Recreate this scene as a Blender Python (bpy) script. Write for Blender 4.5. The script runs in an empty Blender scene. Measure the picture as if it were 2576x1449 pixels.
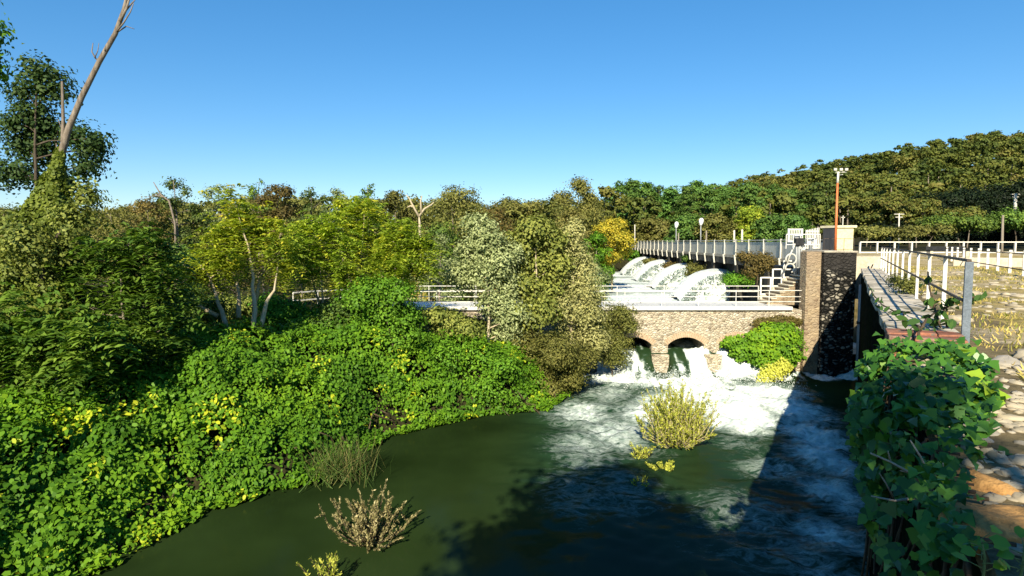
import bpy, math
import numpy as np
from mathutils import Vector, Matrix
S = bpy.context.scene
COL = S.collection
R = math.radians
# ------------------------------------------------------------------ camera
F, CX, CY, HZ = 620.0, 512.0, 288.0, 242.0
PITCH = math.atan((CY-HZ)/F)
CAMZ = 1.5
cam = bpy.data.cameras.new("camera"); camo = bpy.data.objects.new("camera", cam); COL.objects.link(camo)
cam.sensor_width = 36; cam.lens = 36*F/1024; cam.clip_start = 0.05; cam.clip_end = 4000
camo.location = (0, 0, CAMZ); camo.rotation_euler = (math.pi/2-PITCH, 0, 0)
S.camera = camo
# ------------------------------------------------------------------ sky and sun
SUN_AZ, SUN_EL = 190.0, 33.0        # compass degrees from +Y, clockwise
w = bpy.data.worlds.new("World"); S.world = w; w.use_nodes = True
wn = w.node_tree; bg = wn.nodes["Background"]
sk = wn.nodes.new("ShaderNodeTexSky"); sk.sky_type = 'NISHITA'; sk.sun_disc = False
sk.sun_elevation = R(SUN_EL); sk.sun_rotation = R(SUN_AZ)
sk.altitude = 200; sk.air_density = 1.0; sk.dust_density = 0.0; sk.ozone_density = 6
hs = wn.nodes.new("ShaderNodeHueSaturation"); hs.inputs["Saturation"].default_value = 1.36; hs.inputs["Value"].default_value = .88
gm = wn.nodes.new("ShaderNodeGamma"); gm.inputs[1].default_value = .75
wn.links.new(sk.outputs[0], gm.inputs[0]); wn.links.new(gm.outputs[0], hs.inputs["Color"]); wn.links.new(hs.outputs[0], bg.inputs[0])
bg.inputs[1].default_value = 0.14
ts = Vector((math.sin(R(SUN_AZ))*math.cos(R(SUN_EL)), math.cos(R(SUN_AZ))*math.cos(R(SUN_EL)), math.sin(R(SUN_EL))))
sun = bpy.data.lights.new("sun", 'SUN'); sun.energy = 5.0; sun.angle = R(0.5); sun.color = (1, .91, .71)
suno = bpy.data.objects.new("sun", sun); COL.objects.link(suno); suno.location = (-20, -60, 60)
suno.rotation_euler = ts.to_track_quat('Z', 'Y').to_euler()
vs = S.view_settings; vs.view_transform = 'Standard'; vs.look = 'None'; vs.gamma = 1; vs.use_curve_mapping = False
vs.exposure = 0.92
S.cycles.max_bounces = 5; S.cycles.diffuse_bounces = 2; S.cycles.glossy_bounces = 2
S.cycles.transmission_bounces = 2; S.cycles.transparent_max_bounces = 4
S.cycles.use_denoising = True
S.cycles.sample_clamp_indirect = 4

# ------------------------------------------------------------------ picture -> place (q: 2576-wide picture units)
def ray(x, y):
    px, py = x/2.515625, y/2.515625
    u, v = (px-CX)/F, (CY-py)/F
    cp, sp = math.cos(PITCH), math.sin(PITCH)
    return Vector((u, cp+v*sp, -sp+v*cp))
def atY(x, y, Y):
    d = ray(x, y); k = Y/d.y
    return Vector((d.x*k, Y, CAMZ+d.z*k))
def atZ(x, y, z):
    d = ray(x, y); k = (z-CAMZ)/d.z
    return Vector((d.x*k, d.y*k, z))
# right bank wall frame: s along the wall, t to the right of its river face
WD = Vector((.4772, .8788, 0)); WN = Vector((.8788, -.4772, 0)); W0 = Vector((.76, 0, 0))
def wl(s, t, z): return W0+WD*s+WN*t+Vector((0, 0, z))
WANG = math.atan2(-WD.x, WD.y)

# ------------------------------------------------------------------ numpy noise
def _h(ix, iy, iz, seed):
    n = (ix*374761393+iy*668265263+iz*2147483647+seed*974634321) & 0x7fffffff
    n = ((n ^ (n >> 13))*1274126177) & 0x7fffffff
    n = n ^ (n >> 16)
    return (n & 0xffff)/65535.0
def vnoise(x, y, z=None, seed=0):
    x = np.asarray(x, float); y = np.asarray(y, float); z = np.zeros_like(x) if z is None else np.asarray(z, float)
    ix, iy, iz = np.floor(x).astype(np.int64), np.floor(y).astype(np.int64), np.floor(z).astype(np.int64)
    fx, fy, fz = x-ix, y-iy, z-iz
    fx, fy, fz = [f*f*(3-2*f) for f in (fx, fy, fz)]
    r = 0
    for a in (0, 1):
        for b in (0, 1):
            for c in (0, 1):
                r = r+_h(ix+a, iy+b, iz+c, seed)*(fx if a else 1-fx)*(fy if b else 1-fy)*(fz if c else 1-fz)
    return r
def fbm(x, y, z=None, seed=0, o=4):
    r, a, t = 0, .5, 0
    for i in range(o):
        k = 2.03**i
        r = r+a*vnoise(np.asarray(x)*k+i*17.3, np.asarray(y)*k-i*9.1, None if z is None else np.asarray(z)*k, seed+i); t += a; a *= .5
    return r/t
def sst(a, b, x):
    t = np.clip((np.asarray(x, float)-a)/(b-a), 0, 1); return t*t*(3-2*t)

# ------------------------------------------------------------------ materials
MATS = {}
class NB:
    def __init__(s, name):
        s.m = bpy.data.materials.new(name); s.m.use_nodes = True; s.t = s.m.node_tree; s.t.nodes.clear()
        s.out = s.n("OutputMaterial")
    def n(s, typ, **k):
        x = s.t.nodes.new("ShaderNode"+typ)
        for a, v in k.items():
            if a[0] == '_': setattr(x, a[1:], v)
            else:
                i = x.inputs[a.replace('__', ' ')] if not a.startswith('i') or not a[1:].isdigit() else x.inputs[int(a[1:])]
                if hasattr(v, 'links') or isinstance(v, bpy.types.NodeSocket): s.t.links.new(v, i)
                else: i.default_value = v
        return x
    def link(s, a, b): s.t.links.new(a, b)
    def ramp(s, fac, stops, interp='LINEAR'):
        r = s.n("ValToRGB"); r.color_ramp.interpolation = interp
        e = r.color_ramp.elements
        while len(e) < len(stops): e.new(.5)
        for el, (p, c) in zip(e, stops):
            el.position = p; el.color = (*c, 1) if len(c) == 3 else c
        s.link(fac, r.inputs[0]); return r.outputs[0]
    def mix(s, fac, a, b, bt='MIX'):
        x = s.n("MixRGB", _blend_type=bt)
        for i, v in ((0, fac), (1, a), (2, b)):
            if isinstance(v, bpy.types.NodeSocket): s.link(v, x.inputs[i])
            else: x.inputs[i].default_value = v if i == 0 else (*v, 1)
        return x.outputs[0]
    def math(s, op, a, b=0.0, c=None):
        x = s.n("Math", _operation=op)
        for i, v in enumerate((a, b) if c is None else (a, b, c)):
            if isinstance(v, bpy.types.NodeSocket): s.link(v, x.inputs[i])
            else: x.inputs[i].default_value = v
        return x.outputs[0]
    def coord(s, scale=(1, 1, 1), rot=(0, 0, 0)):
        tc = s.n("TexCoord"); mp = s.n("Mapping"); mp.inputs["Scale"].default_value = scale; mp.inputs["Rotation"].default_value = rot
        s.link(tc.outputs["Object"], mp.inputs[0]); return mp.outputs[0]
    def noise(s, co, scale, detail=4, rough=.55, out=0):
        x = s.n("TexNoise"); s.link(co, x.inputs["Vector"]); x.inputs["Scale"].default_value = scale
        x.inputs["Detail"].default_value = detail; x.inputs["Roughness"].default_value = rough; return x.outputs[out]
    def bump(s, h, st=.5, d=.02):
        b = s.n("Bump"); s.link(h, b.inputs["Height"]); b.inputs["Strength"].default_value = st; b.inputs["Distance"].default_value = d; return b.outputs[0]
    def pbr(s, col, rough=.6, spec=.3, metal=0, normal=None):
        p = s.n("BsdfPrincipled")
        for k, v in (("Base Color", col), ("Roughness", rough), ("Specular IOR Level", spec), ("Metallic", metal)):
            if isinstance(v, bpy.types.NodeSocket): s.link(v, p.inputs[k])
            else: p.inputs[k].default_value = (*v, 1) if k == "Base Color" else v
        if normal: s.link(normal, p.inputs["Normal"])
        return p
    def end(s, sh): s.link(sh.outputs[0] if hasattr(sh, 'outputs') else sh, s.out.inputs[0]); return s.m

def foliage(name, cols, trans=.3, rough=.55, spec=.15, hue=.02, val=.25, gain=2.6):
    b = NB(name); cols = [tuple(v*gain for v in q) for q in cols]
    at = b.n("Attribute"); at.attribute_name = 'tint'
    n = len(cols)
    c = b.ramp(at.outputs["Fac"], [(i/(n-1), q) for i, q in enumerate(cols)])
    oi = b.n("ObjectInfo")
    h = b.n("HueSaturation"); b.link(c, h.inputs["Color"])
    b.link(b.math('MULTIPLY_ADD', oi.outputs["Random"], hue*2, .5-hue), h.inputs["Hue"])
    b.link(b.math('MULTIPLY_ADD', oi.outputs["Random"], val*2, 1-val), h.inputs["Value"])
    p = b.pbr(h.outputs[0], rough, spec)
    t = b.n("BsdfTranslucent"); tc = b.mix(1.0, h.outputs[0], (1.0, 1.1, .5), 'MULTIPLY'); b.link(tc, t.inputs[0])
    mx = b.n("MixShader"); mx.inputs[0].default_value = trans
    b.link(p.outputs[0], mx.inputs[1]); b.link(t.outputs[0], mx.inputs[2])
    return b.end(mx)
def noisy(name, c1, c2, scale=3, rough=.7, bump=.3, spec=.3, metal=0, st=(1, 1, 1), c3=None, bd=.02):
    b = NB(name); co = b.coord(st)
    f = b.noise(co, scale, 6, .62)
    stops = [(.3, c1), (.7, c2)] if c3 is None else [(.28, c1), (.5, c2), (.72, c3)]
    c = b.ramp(f, stops)
    g = b.noise(co, scale*7, 4)
    c = b.mix(.35, c, b.mix(1, c, b.ramp(g, [(.3, (.45, .45, .45)), (.7, (1.5, 1.5, 1.5))]), 'MULTIPLY'))
    return b.end(b.pbr(c, rough, spec, metal, b.bump(g, bump, bd) if bump else None))
def masonry(name, scale, stones, mortar, st=(1, 1, 1.5), rot=(0, 0, 0), mw=.06, stain=None, bump=.8, bd=.05, top=None, spec=.15):
    b = NB(name); co = b.coord(st, rot)
    wob = b.n("VectorMath", _operation='ADD'); nn = b.n("TexNoise"); b.link(co, nn.inputs["Vector"]); nn.inputs["Scale"].default_value = scale*1.3
    sc = b.n("VectorMath", _operation='SCALE'); b.link(nn.outputs[1], sc.inputs[0]); sc.inputs["Scale"].default_value = .35/scale
    b.link(co, wob.inputs[0]); b.link(sc.outputs[0], wob.inputs[1])
    v = b.n("TexVoronoi"); v.inputs["Scale"].default_value = scale; b.link(wob.outputs[0], v.inputs["Vector"])
    e = b.n("TexVoronoi", _feature='DISTANCE_TO_EDGE'); e.inputs["Scale"].default_value = scale; b.link(wob.outputs[0], e.inputs["Vector"])
    sep = b.n("SeparateColor"); b.link(v.outputs["Color"], sep.inputs[0])
    n = len(stones)
    c = b.ramp(sep.outputs[0], [(i/(n-1), q) for i, q in enumerate(stones)])
    fine = b.noise(co, scale*5, 5)
    c = b.mix(.6, c, b.mix(1, c, b.ramp(fine, [(.3, (.4, .4, .4)), (.7, (1.5, 1.5, 1.5))]), 'MULTIPLY'))
    mk = b.ramp(e.outputs["Distance"], [(mw*.4, (1, 1, 1)), (mw*1.6, (0, 0, 0))])
    c = b.mix(mk, c, mortar)
    if stain:
        big = b.noise(b.coord((1, 1, .35)), .55, 5)
        c = b.mix(b.ramp(big, [(stain[1], (0, 0, 0)), (stain[2], (1, 1, 1))]), c, b.mix(.82, c, stain[0]))
    if top:   # (z below which masonry, plain colour above)
        tc = b.n("TexCoord"); sx = b.n("SeparateXYZ"); b.link(tc.outputs["Object"], sx.inputs[0])
        zz = b.math('ADD', sx.outputs[2], b.math('MULTIPLY', fine, .5))
        k = b.ramp(b.math('MULTIPLY_ADD', zz, .05, .5), [(.5+.05*(top[0]+.1), (0, 0, 0)), (.5+.05*(top[0]+.4), (1, 1, 1))])
        c = b.mix(k, c, b.mix(b.noise(b.coord((1, 1, .25)), 2.5, 5), top[1], top[2]))
    hgt = b.math('ADD', b.math('MULTIPLY', b.math('MINIMUM', e.outputs["Distance"], .25), 3.0), b.math('MULTIPLY', fine, .35))
    return b.end(b.pbr(c, .85, spec, 0, b.bump(hgt, bump, bd)))

# ------------------------------------------------------------------ mesh builder
class MB:
    def __init__(s): s.v = []; s.f = []; s.sm = []
    def add(s, vs, fs, smooth=False):
        o = len(s.v); s.v += [tuple(q) for q in vs]; s.f += [tuple(i+o for i in f) for f in fs]; s.sm += [smooth]*len(fs); return s
    def box(s, c, d, ang=0, M=None, jit=0, bev=0):
        x, y, z = d[0]/2, d[1]/2, d[2]/2
        vs = [Vector((a*x, b*y, e*z)) for e in (-1, 1) for b in (-1, 1) for a in (-1, 1)]
        rot = M or Matrix.Rotation(ang, 3, 'Z')
        vs = [rot @ q+Vector(c) for q in vs]
        return s.add(vs, [(0, 2, 3, 1), (4, 5, 7, 6), (0, 1, 5, 4), (2, 6, 7, 3), (0, 4, 6, 2), (1, 3, 7, 5)])
    def bar(s, a, b, w, h, up=(0, 0, 1)):
        a, b = Vector(a), Vector(b); d = (b-a)
        if d.length < 1e-6: return s
        y = d.normalized(); u = Vector(up); x = y.cross(u)
        if x.length < 1e-3: x = y.cross(Vector((WD.x, WD.y, 0)))
        x.normalize(); z = x.cross(y)
        M = Matrix((x, y, z)).transposed()
        return s.box((a+b)/2, (w, d.length, h), M=M)
    def tube(s, pts, rad, n=7, cap=True, smooth=True):
        pts = [Vector(p) for p in pts]
        rad = rad if isinstance(rad, (list, tuple)) else [rad]*len(pts)
        o = len(s.v); prev = None; fs = []
        for i, p in enumerate(pts):
            d = (pts[min(i+1, len(pts)-1)]-pts[max(i-1, 0)])
            d = d.normalized() if d.length > 1e-9 else Vector((0, 0, 1))
            if prev is None:
                x = d.cross(Vector((0, 0, 1))); x = x if x.length > .05 else d.cross(Vector((0, 1, 0)))
            else: x = prev-d*prev.dot(d)
            x.normalize(); prev = x; y = d.cross(x)
            for k in range(n):
                a = 2*math.pi*k/n; s.v.append(tuple(p+(x*math.cos(a)+y*math.sin(a))*rad[i]))
        for i in range(len(pts)-1):
            for k in range(n):
                fs.append((o+i*n+k, o+i*n+(k+1) % n, o+(i+1)*n+(k+1) % n, o+(i+1)*n+k))
        if cap: fs += [tuple(o+k for k in reversed(range(n))), tuple(o+(len(pts)-1)*n+k for k in range(n))]
        s.f += fs; s.sm += [smooth]*len(fs); return s
    def prism(s, poly, a, b):   # poly list of 2D pts; a,b functions 2D->3D for the two faces
        n = len(poly); vs = [a(p) for p in poly]+[b(p) for p in poly]
        fs = [tuple(range(n)), tuple(reversed(range(n, 2*n)))]+[(i, i+n, (i+1) % n+n, (i+1) % n) for i in range(n)]
        return s.add(vs, fs)
    def build(s, name, m, parent=None, bevel=0, loc=None):
        me = bpy.data.meshes.new(name); me.from_pydata(s.v, [], s.f); me.update()
        if any(s.sm): me.polygons.foreach_set('use_smooth', s.sm)
        return link(name, me, m, parent, bevel, loc)
def link(name, me, m, parent=None, bevel=0, loc=None):
    o = bpy.data.objects.new(name, me); COL.objects.link(o); me.materials.append(m)
    if parent:
        o.parent = parent
        o.matrix_parent_inverse = Matrix.Identity(4)
        # part meshes are written in world coordinates: bring them to the thing's own frame
        me.transform(root_matrix(parent).inverted())
    if bevel:
        bm = o.modifiers.new("bevel", 'BEVEL'); bm.width = bevel; bm.segments = 2; bm.limit_method = 'ANGLE'
    return o
def root_matrix(o):
    m = Matrix.LocRotScale(o.location, o.rotation_euler, o.scale)
    return root_matrix(o.parent) @ m if o.parent else m
def tag(o, label=None, cat=None, group=None, kind=None):
    if label: o['label'] = label
    if cat: o['category'] = cat
    if group: o['group'] = group
    if kind: o['kind'] = kind
    return o
def thing(name, loc, label, cat, group=None):
    o = bpy.data.objects.new(name, None); COL.objects.link(o); o.location = loc; o.empty_display_size = .2
    return tag(o, label, cat, group)
def copy_thing(root, loc, rot=0, scale=1.0, label=None, group=None):
    r = root.copy(); COL.objects.link(r); r.location = loc; r.rotation_euler = (0, 0, rot)
    r.scale = (scale,)*3 if not hasattr(scale, '__len__') else scale
    if label: r['label'] = label
    if group: r['group'] = group
    for ch in list(root.children):
        c = ch.copy(); COL.objects.link(c); c.parent = r
        for g in ch.children:
            d = g.copy(); COL.objects.link(d); d.parent = c
    return r

# ------------------------------------------------------------------ leaves
RH = np.array([(-.5, 0), (0, -.5), (.5, 0), (0, .5)], float)                                   # x along the leaf, y across
OV = np.array([(-.5, 0), (-.2, -.42), (.2, -.38), (.5, 0), (.2, .38), (-.2, .42)], float)
IVY = np.array([(-.34, .0), (-.50, -.22), (-.34, -.42), (-.10, -.58), (.04, -.40), (.26, -.26), (.58, 0), (.26, .26), (.04, .40), (-.10, .58), (-.34, .42), (-.50, .22)], float)
def unit(a): return a/np.maximum(np.linalg.norm(a, axis=1, keepdims=True), 1e-9)
def leaf_mesh(name, P, N, L, Wd, tint, rng, T=None, tpl=RH, fold=.18, extra=None):
    n, k = len(P), len(tpl)
    N = unit(N)
    if T is None: T = rng.normal(size=(n, 3))
    T = unit(T-N*(T*N).sum(1, keepdims=True)); B = np.cross(N, T)
    L = np.broadcast_to(L, (n,)); Wd = np.broadcast_to(Wd, (n,))
    u, v = tpl[:, 0], tpl[:, 1]
    V = P[:, None, :]+T[:, None, :]*(u[None, :]*L[:, None])[..., None]+B[:, None, :]*(v[None, :]*Wd[:, None])[..., None]\
        + N[:, None, :]*((np.abs(v)[None, :]*fold*2*Wd[:, None])-(u[None, :]**2)*L[:, None]*.25)[..., None]
    me = bpy.data.meshes.new(name)
    me.vertices.add(n*k); me.vertices.foreach_set('co', V.reshape(-1).astype(np.float32))
    me.loops.add(n*k); me.loops.foreach_set('vertex_index', np.arange(n*k, dtype=np.int32))
    me.polygons.add(n); me.polygons.foreach_set('loop_start', (np.arange(n)*k).astype(np.int32))
    me.update(calc_edges=True)
    a = me.attributes.new('tint', 'FLOAT', 'FACE'); a.data.foreach_set('value', np.clip(tint, 0, 1).astype(np.float32))
    return me
def fronds(P, D, rng, pairs=6, ln=.6, lw=.16, lt=.055, droop=.5):
    """pinnate leaves: from each point a drooping stalk with paired leaflets"""
    n = len(P); D = unit(D); up = np.array([0, 0, 1.])
    side = unit(np.cross(D, up)+1e-3*rng.normal(size=D.shape))
    PP, NN, TT, ID = [], [], [], []
    ln = ln*rng.uniform(.7, 1.25, n)
    for i in range(pairs):
        f = (i+1)/pairs
        base = P+D*(ln*f)[:, None]; base[:, 2] -= droop*ln*f*f
        for sg in (-1, 1):
            t = unit(side*sg+D*.35+rng.normal(size=D.shape)*.12)
            t[:, 2] -= .25
            PP.append(base+t*lw*.5); TT.append(t); NN.append(up+side*sg*.25+rng.normal(size=D.shape)*.2); ID.append(np.arange(n))
    return np.concatenate(PP), np.concatenate(NN), np.concatenate(TT), np.concatenate(ID)
def clumped(rng, lobes, ncl, per, cr, shell=2.4, flat=.75, under=.25):
    """lobes: (cx,cy,cz,rx,ry,rz); clumps sit mostly near each lobe's skin; leaves are scattered in each clump"""
    lobes = np.array(lobes, float)
    wgt = (lobes[:, 3]*lobes[:, 4]*lobes[:, 5])**(2/3); wgt /= wgt.sum()
    li = rng.choice(len(lobes), ncl, p=wgt)
    d = unit(rng.normal(size=(ncl, 3))); lo = d[:, 2] < -.2
    d[lo & (rng.random(ncl) > under), 2] *= -1
    r = rng.random(ncl)**(1/shell)*rng.uniform(.82, 1.1, ncl)
    C = lobes[li, :3]+d*lobes[li, 3:6]*r[:, None]
    ct = rng.random(ncl)
    sz = rng.uniform(.6, 1.3, ncl)
    k = np.repeat(np.arange(ncl), rng.poisson(per*sz)+1)
    g = rng.normal(size=(len(k), 3)); g[:, 2] *= flat
    P = C[k]+g*(cr*sz[k]*.62)[:, None]
    N = unit(g)*.6+d[k]*.6+np.array([0, 0, .35])+rng.normal(size=(len(k), 3))*.35
    tint = ct[k]*.5+rng.random(len(k))*.5
    return P, N, d[k], tint, C
def limb_path(a, b, rng, n=5, sag=.12):
    a, b = Vector(a), Vector(b); L = (b-a).length; out = []
    for i in range(n):
        f = i/(n-1); p = a.lerp(b, f)
        k = math.sin(f*math.pi)*L*sag
        p += Vector((rng.normal()*k*.5, rng.normal()*k*.5, k*.4)); out.append(p)
    return out
def make_tree(name, label, cat, base, lobes, leafm, bark, seed=0, tr=.15, ncl=160, per=22, cr=.35, leaf=(.12, .07), tpl=RH, frond=None,
              stems=None, group=None, shell=2.4, under=.3, bare=0, tintsh=0., flat=.75, limbs=True, twig=0):
    """lobes and stems are given relative to base"""
    rng = np.random.default_rng(seed)
    root = thing(name, base, label, cat, group); B = Vector(base)
    mb = MB(); lob = np.array(lobes, float)
    topz = (lob[:, 2]+lob[:, 5]*.4).max()
    if stems is None:
        t = lob[lob[:, 2].argmax()]
        stems = [[(0, 0, -.4), (t[0]*.1+rng.normal()*tr, t[1]*.1+rng.normal()*tr, topz*.35), (t[0]*.5, t[1]*.5, topz*.7), (t[0], t[1], topz)]]
    allp = []
    for st in stems:
        st = [Vector(p) for p in st]; fine = []
        for i in range(len(st)-1):
            for j in range(3):
                fine.append(st[i].lerp(st[i+1], j/3)+Vector((rng.normal(), rng.normal(), 0))*tr*.18)
        fine.append(st[-1]); m = len(fine)
        rr = [max(tr*(1-.85*i/(m-1)), .012) for i in range(m)]
        if len(stems) > 1: rr = [q*.75 for q in rr]
        mb.tube([B+p for p in fine], rr); allp += list(zip(fine, rr))
    if limbs:
        for L in lob:
            c = Vector(L[:3])
            cand = [(p, r) for p, r in allp if p.z < c.z-.1*L[5] and p.z > topz*.12] or [allp[len(allp)//3]]
            p, r = min(cand, key=lambda q: (q[0]-c).length+.5*abs(q[0].z-(c.z-L[5]*.9)))
            path = limb_path(p, c, rng); r0 = min(r*.7, tr*.5)
            mb.tube([B+x for x in path], [max(r0*(1-.7*i/4), .01) for i in range(5)], 5)
            for _ in range(3+twig):
                d = Vector(unit(rng.normal(size=(1, 3)))[0]); d.z = abs(d.z)*.8
                e = c+Vector((d.x*L[3], d.y*L[4], d.z*L[5]))*rng.uniform(.6, .95)
                tp = limb_path(path[2+_ % 3], e, rng, 4)
                mb.tube([B+x for x in tp], [max(r0*.4*(1-.7*i/3), .008) for i in range(4)], 4)
    mb.build('trunk', bark, root)
    P, N, D, tint, C = clumped(rng, lobes, ncl, per, cr, shell, flat, under)
    if frond:
        PP, NN, TT, ID = fronds(P, D+rng.normal(size=D.shape)*.6+np.array([0, 0, .1]), rng, **frond)
        sz = rng.uniform(.8, 1.2, len(PP))
        me = leaf_mesh('crown', PP+np.array(B), NN, frond.get('lw', .16)*1.05*sz, frond.get('lt', .055)*sz, tint[ID]+rng.normal(size=len(PP))*.08+tintsh, rng, TT, RH, .1)
    else:
        sz = rng.uniform(.7, 1.3, len(P))
        me = leaf_mesh('crown', P+np.array(B), N, leaf[0]*sz, leaf[1]*sz, tint+tintsh, rng, None, tpl)
    link('crown', me, leafm, root)
    return root
def lobes_for(kind, H, Rr, rng, h0=None):
    """crown outlines: lists of lobes for a tree of height H and crown radius Rr"""
    h0 = H*.25 if h0 is None else h0; out = []
    if kind == 'poplar': n, prof, rs = 12, lambda f: .25+.75*math.sin(math.pi*min(1, f*.8+.22)), .42
    elif kind == 'cone': n, prof, rs = 13, lambda f: 1.02-.85*f, .40
    elif kind == 'umbrella': n, prof, rs = 9, lambda f: .5+.5*math.sin(math.pi*f), .42
    elif kind == 'airy': n, prof, rs = 17, lambda f: (.55+.55*math.sin(math.pi*min(1, f*.8+.1)))*(1-.35*f), .33
    else: n, prof, rs = 11, lambda f: math.sin(math.pi*(f*.72+.2)), .46
    a = rng.uniform(0, 6.28)
    for i in range(n):
        f = (i+.5)/n; a += 2.4+rng.normal()*.3
        r = Rr*prof(f)*(.62 if i < n-2 else .3)*rng.uniform(.75, 1.2)
        s = Rr*rs*rng.uniform(.75, 1.25)*(.75+.3*prof(f))
        z = h0+(H-h0)*f
        if kind == 'airy': s *= 1.1-.45*f; r *= 1.15; z += rng.normal()*s*.4
        z = min(z, H-s*.7)
        out.append((r*math.cos(a), r*math.sin(a), z, s, s, s*(.62 if kind == 'umbrella' else .85)))
    return out
# ================================================================== materials
M = {}
M['stone'] = masonry('rubble_stone', 5.6, [(.27, .21, .14), (.56, .48, .35), (.46, .38, .27), (.66, .59, .46), (.22, .17, .12), (.60, .53, .40)], (.50, .43, .32), mw=.05, bump=1.0, bd=.07, stain=((.16, .12, .05), .64, .9))
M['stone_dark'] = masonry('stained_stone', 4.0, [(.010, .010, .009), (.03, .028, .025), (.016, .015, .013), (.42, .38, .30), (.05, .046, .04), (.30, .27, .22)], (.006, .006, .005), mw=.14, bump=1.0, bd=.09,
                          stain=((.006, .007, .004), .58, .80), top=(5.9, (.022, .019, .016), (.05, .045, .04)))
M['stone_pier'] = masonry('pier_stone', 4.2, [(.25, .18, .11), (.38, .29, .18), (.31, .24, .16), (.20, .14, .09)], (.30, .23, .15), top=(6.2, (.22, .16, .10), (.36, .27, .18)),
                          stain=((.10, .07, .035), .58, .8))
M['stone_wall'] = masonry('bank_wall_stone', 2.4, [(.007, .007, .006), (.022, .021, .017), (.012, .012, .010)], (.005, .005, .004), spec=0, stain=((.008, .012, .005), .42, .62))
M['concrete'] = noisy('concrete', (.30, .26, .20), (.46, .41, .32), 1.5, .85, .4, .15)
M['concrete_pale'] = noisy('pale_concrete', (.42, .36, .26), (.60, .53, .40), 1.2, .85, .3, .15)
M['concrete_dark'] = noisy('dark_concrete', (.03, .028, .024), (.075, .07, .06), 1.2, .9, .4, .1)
M['ledge'] = masonry('ledge_slabs', .9, [(.40, .35, .28), (.52, .46, .37), (.45, .40, .32)], (.16, .14, .09), st=(1, 1, 1), mw=.03, bump=.6, bd=.04, stain=((.10, .09, .04), .55, .75))
M['brick'] = masonry('red_brick_coping', 3.2, [(.24, .085, .05), (.33, .14, .085), (.20, .075, .045), (.36, .26, .20)], (.17, .13, .10), st=(1, 2.0, 1), mw=.04, bump=.6, bd=.03, stain=((.05, .045, .03), .52, .72))
M['voussoir'] = noisy('arch_brick', (.36, .24, .15), (.50, .38, .26), 6, .85, .4, .1)
M['white'] = noisy('white_paint', (.48, .45, .38), (.70, .67, .60), 2.5, .5, .15, .3, c3=(.58, .54, .46))
M['cream'] = noisy('cream_paint', (.55, .46, .30), (.68, .60, .42), 3, .6, .2, .3)
M['grey_metal'] = noisy('grey_metal', (.22, .23, .23), (.36, .37, .37), 3, .5, .1, .4, st=(3, 3, .6))
M['panel'] = noisy('galvanised_panel', (.42, .40, .34), (.60, .57, .49), 1.2, .5, .15, .4, st=(2.5, 2.5, .4))
M['girder'] = noisy('dark_girder', (.012, .016, .022), (.04, .05, .065), 2, .5, .2, .3)
M['post_shade'] = noisy('shade_blue_paint', (.10, .125, .15), (.17, .20, .23), 5, .5, .2, .3)  # tree shade on the nearest post put into its colour
M['rust_rail'] = noisy('brown_rail_paint', (.05, .035, .025), (.11, .08, .06), 6, .6, .2, .3)
M['orange'] = noisy('orange_paint', (.50, .12, .035), (.62, .20, .07), 3, .5, .1, .3, st=(4, 4, .7))
M['yellow_wall'] = noisy('yellow_plaster', (.58, .50, .28), (.70, .62, .38), 1.2, .9, .2, .1)
M['black'] = noisy('black_metal', (.01, .01, .01), (.03, .03, .03), 4, .5, .1, .3)
M['grey_door'] = noisy('grey_door_paint', (.035, .034, .036), (.07, .068, .07), 2, .6, .1, .3, st=(4, 4, .5))
M['wood_pole'] = noisy('weathered_pole', (.16, .13, .10), (.30, .26, .20), 3, .8, .3, .1, st=(5, 5, .6))
M['conc_pole'] = noisy('concrete_pole', (.5, .46, .38), (.62, .58, .5), 3, .8, .1, .2)
M['lamp'] = noisy('lamp_white', (.75, .75, .72), (.82, .82, .80), 3, .4, 0, .4)
M['bark_pale'] = noisy('pale_bark', (.34, .27, .17), (.56, .47, .33), 4, .8, .5, .1, st=(3, 3, .6))
M['bark_grey'] = noisy('grey_bark', (.10, .075, .055), (.30, .25, .195), 4, .85, .8, .1, st=(3, 3, .5))
M['bark_dark'] = noisy('dark_bark', (.045, .035, .025), (.12, .095, .07), 4, .9, .6, .1, st=(3, 3, .5))
M['twig'] = noisy('dead_twig', (.30, .24, .17), (.48, .41, .32), 8, .8, .3, .1)
M['vine_stem'] = noisy('brown_vine_stem', (.05, .035, .022), (.11, .08, .05), 8, .8, .3, .1)
M['rock_orange'] = noisy('ochre_rock', (.22, .10, .03), (.42, .23, .08), 3, .8, .8, .15, c3=(.34, .17, .055), bd=.03)
M['cobble'] = noisy('river_stone', (.17, .14, .10), (.40, .34, .24), .9, .8, .4, .15, c3=(.27, .25, .23))
# foliage: leaf colours from deep to bright, evergreen darkened as shade
M['vine'] = foliage('creeper_leaves', [(.016, .040, .005), (.036, .088, .007), (.070, .145, .009), (.125, .205, .010), (.30, .31, .018)], .30, .5, .12, 0, 0, 1.8)
M['ivy_trunk'] = foliage('ivy_on_trunk_leaves', [(.04, .065, .010), (.08, .11, .015), (.13, .155, .02)], .25, gain=1.7)
M['ivy'] = foliage('ivy_leaves', [(.010, .034, .005), (.026, .080, .011), (.055, .14, .016), (.20, .28, .02)], .28, .38, .35, .0, 0, 1.7)
M['locust'] = foliage('yellow_green_leaves', [(.055, .085, .010), (.105, .140, .014), (.165, .19, .018), (.25, .21, .020)], .38, hue=.006, val=.1)
M['dark_leaf'] = foliage('dark_green_leaves', [(.012, .028, .006), (.03, .055, .01), (.07, .10, .015)], .22, hue=.006, val=.15)
M['bright_leaf'] = foliage('fresh_green_leaves', [(.018, .048, .004), (.040, .095, .007), (.078, .148, .011)], .3, hue=.006, val=.1)
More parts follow.
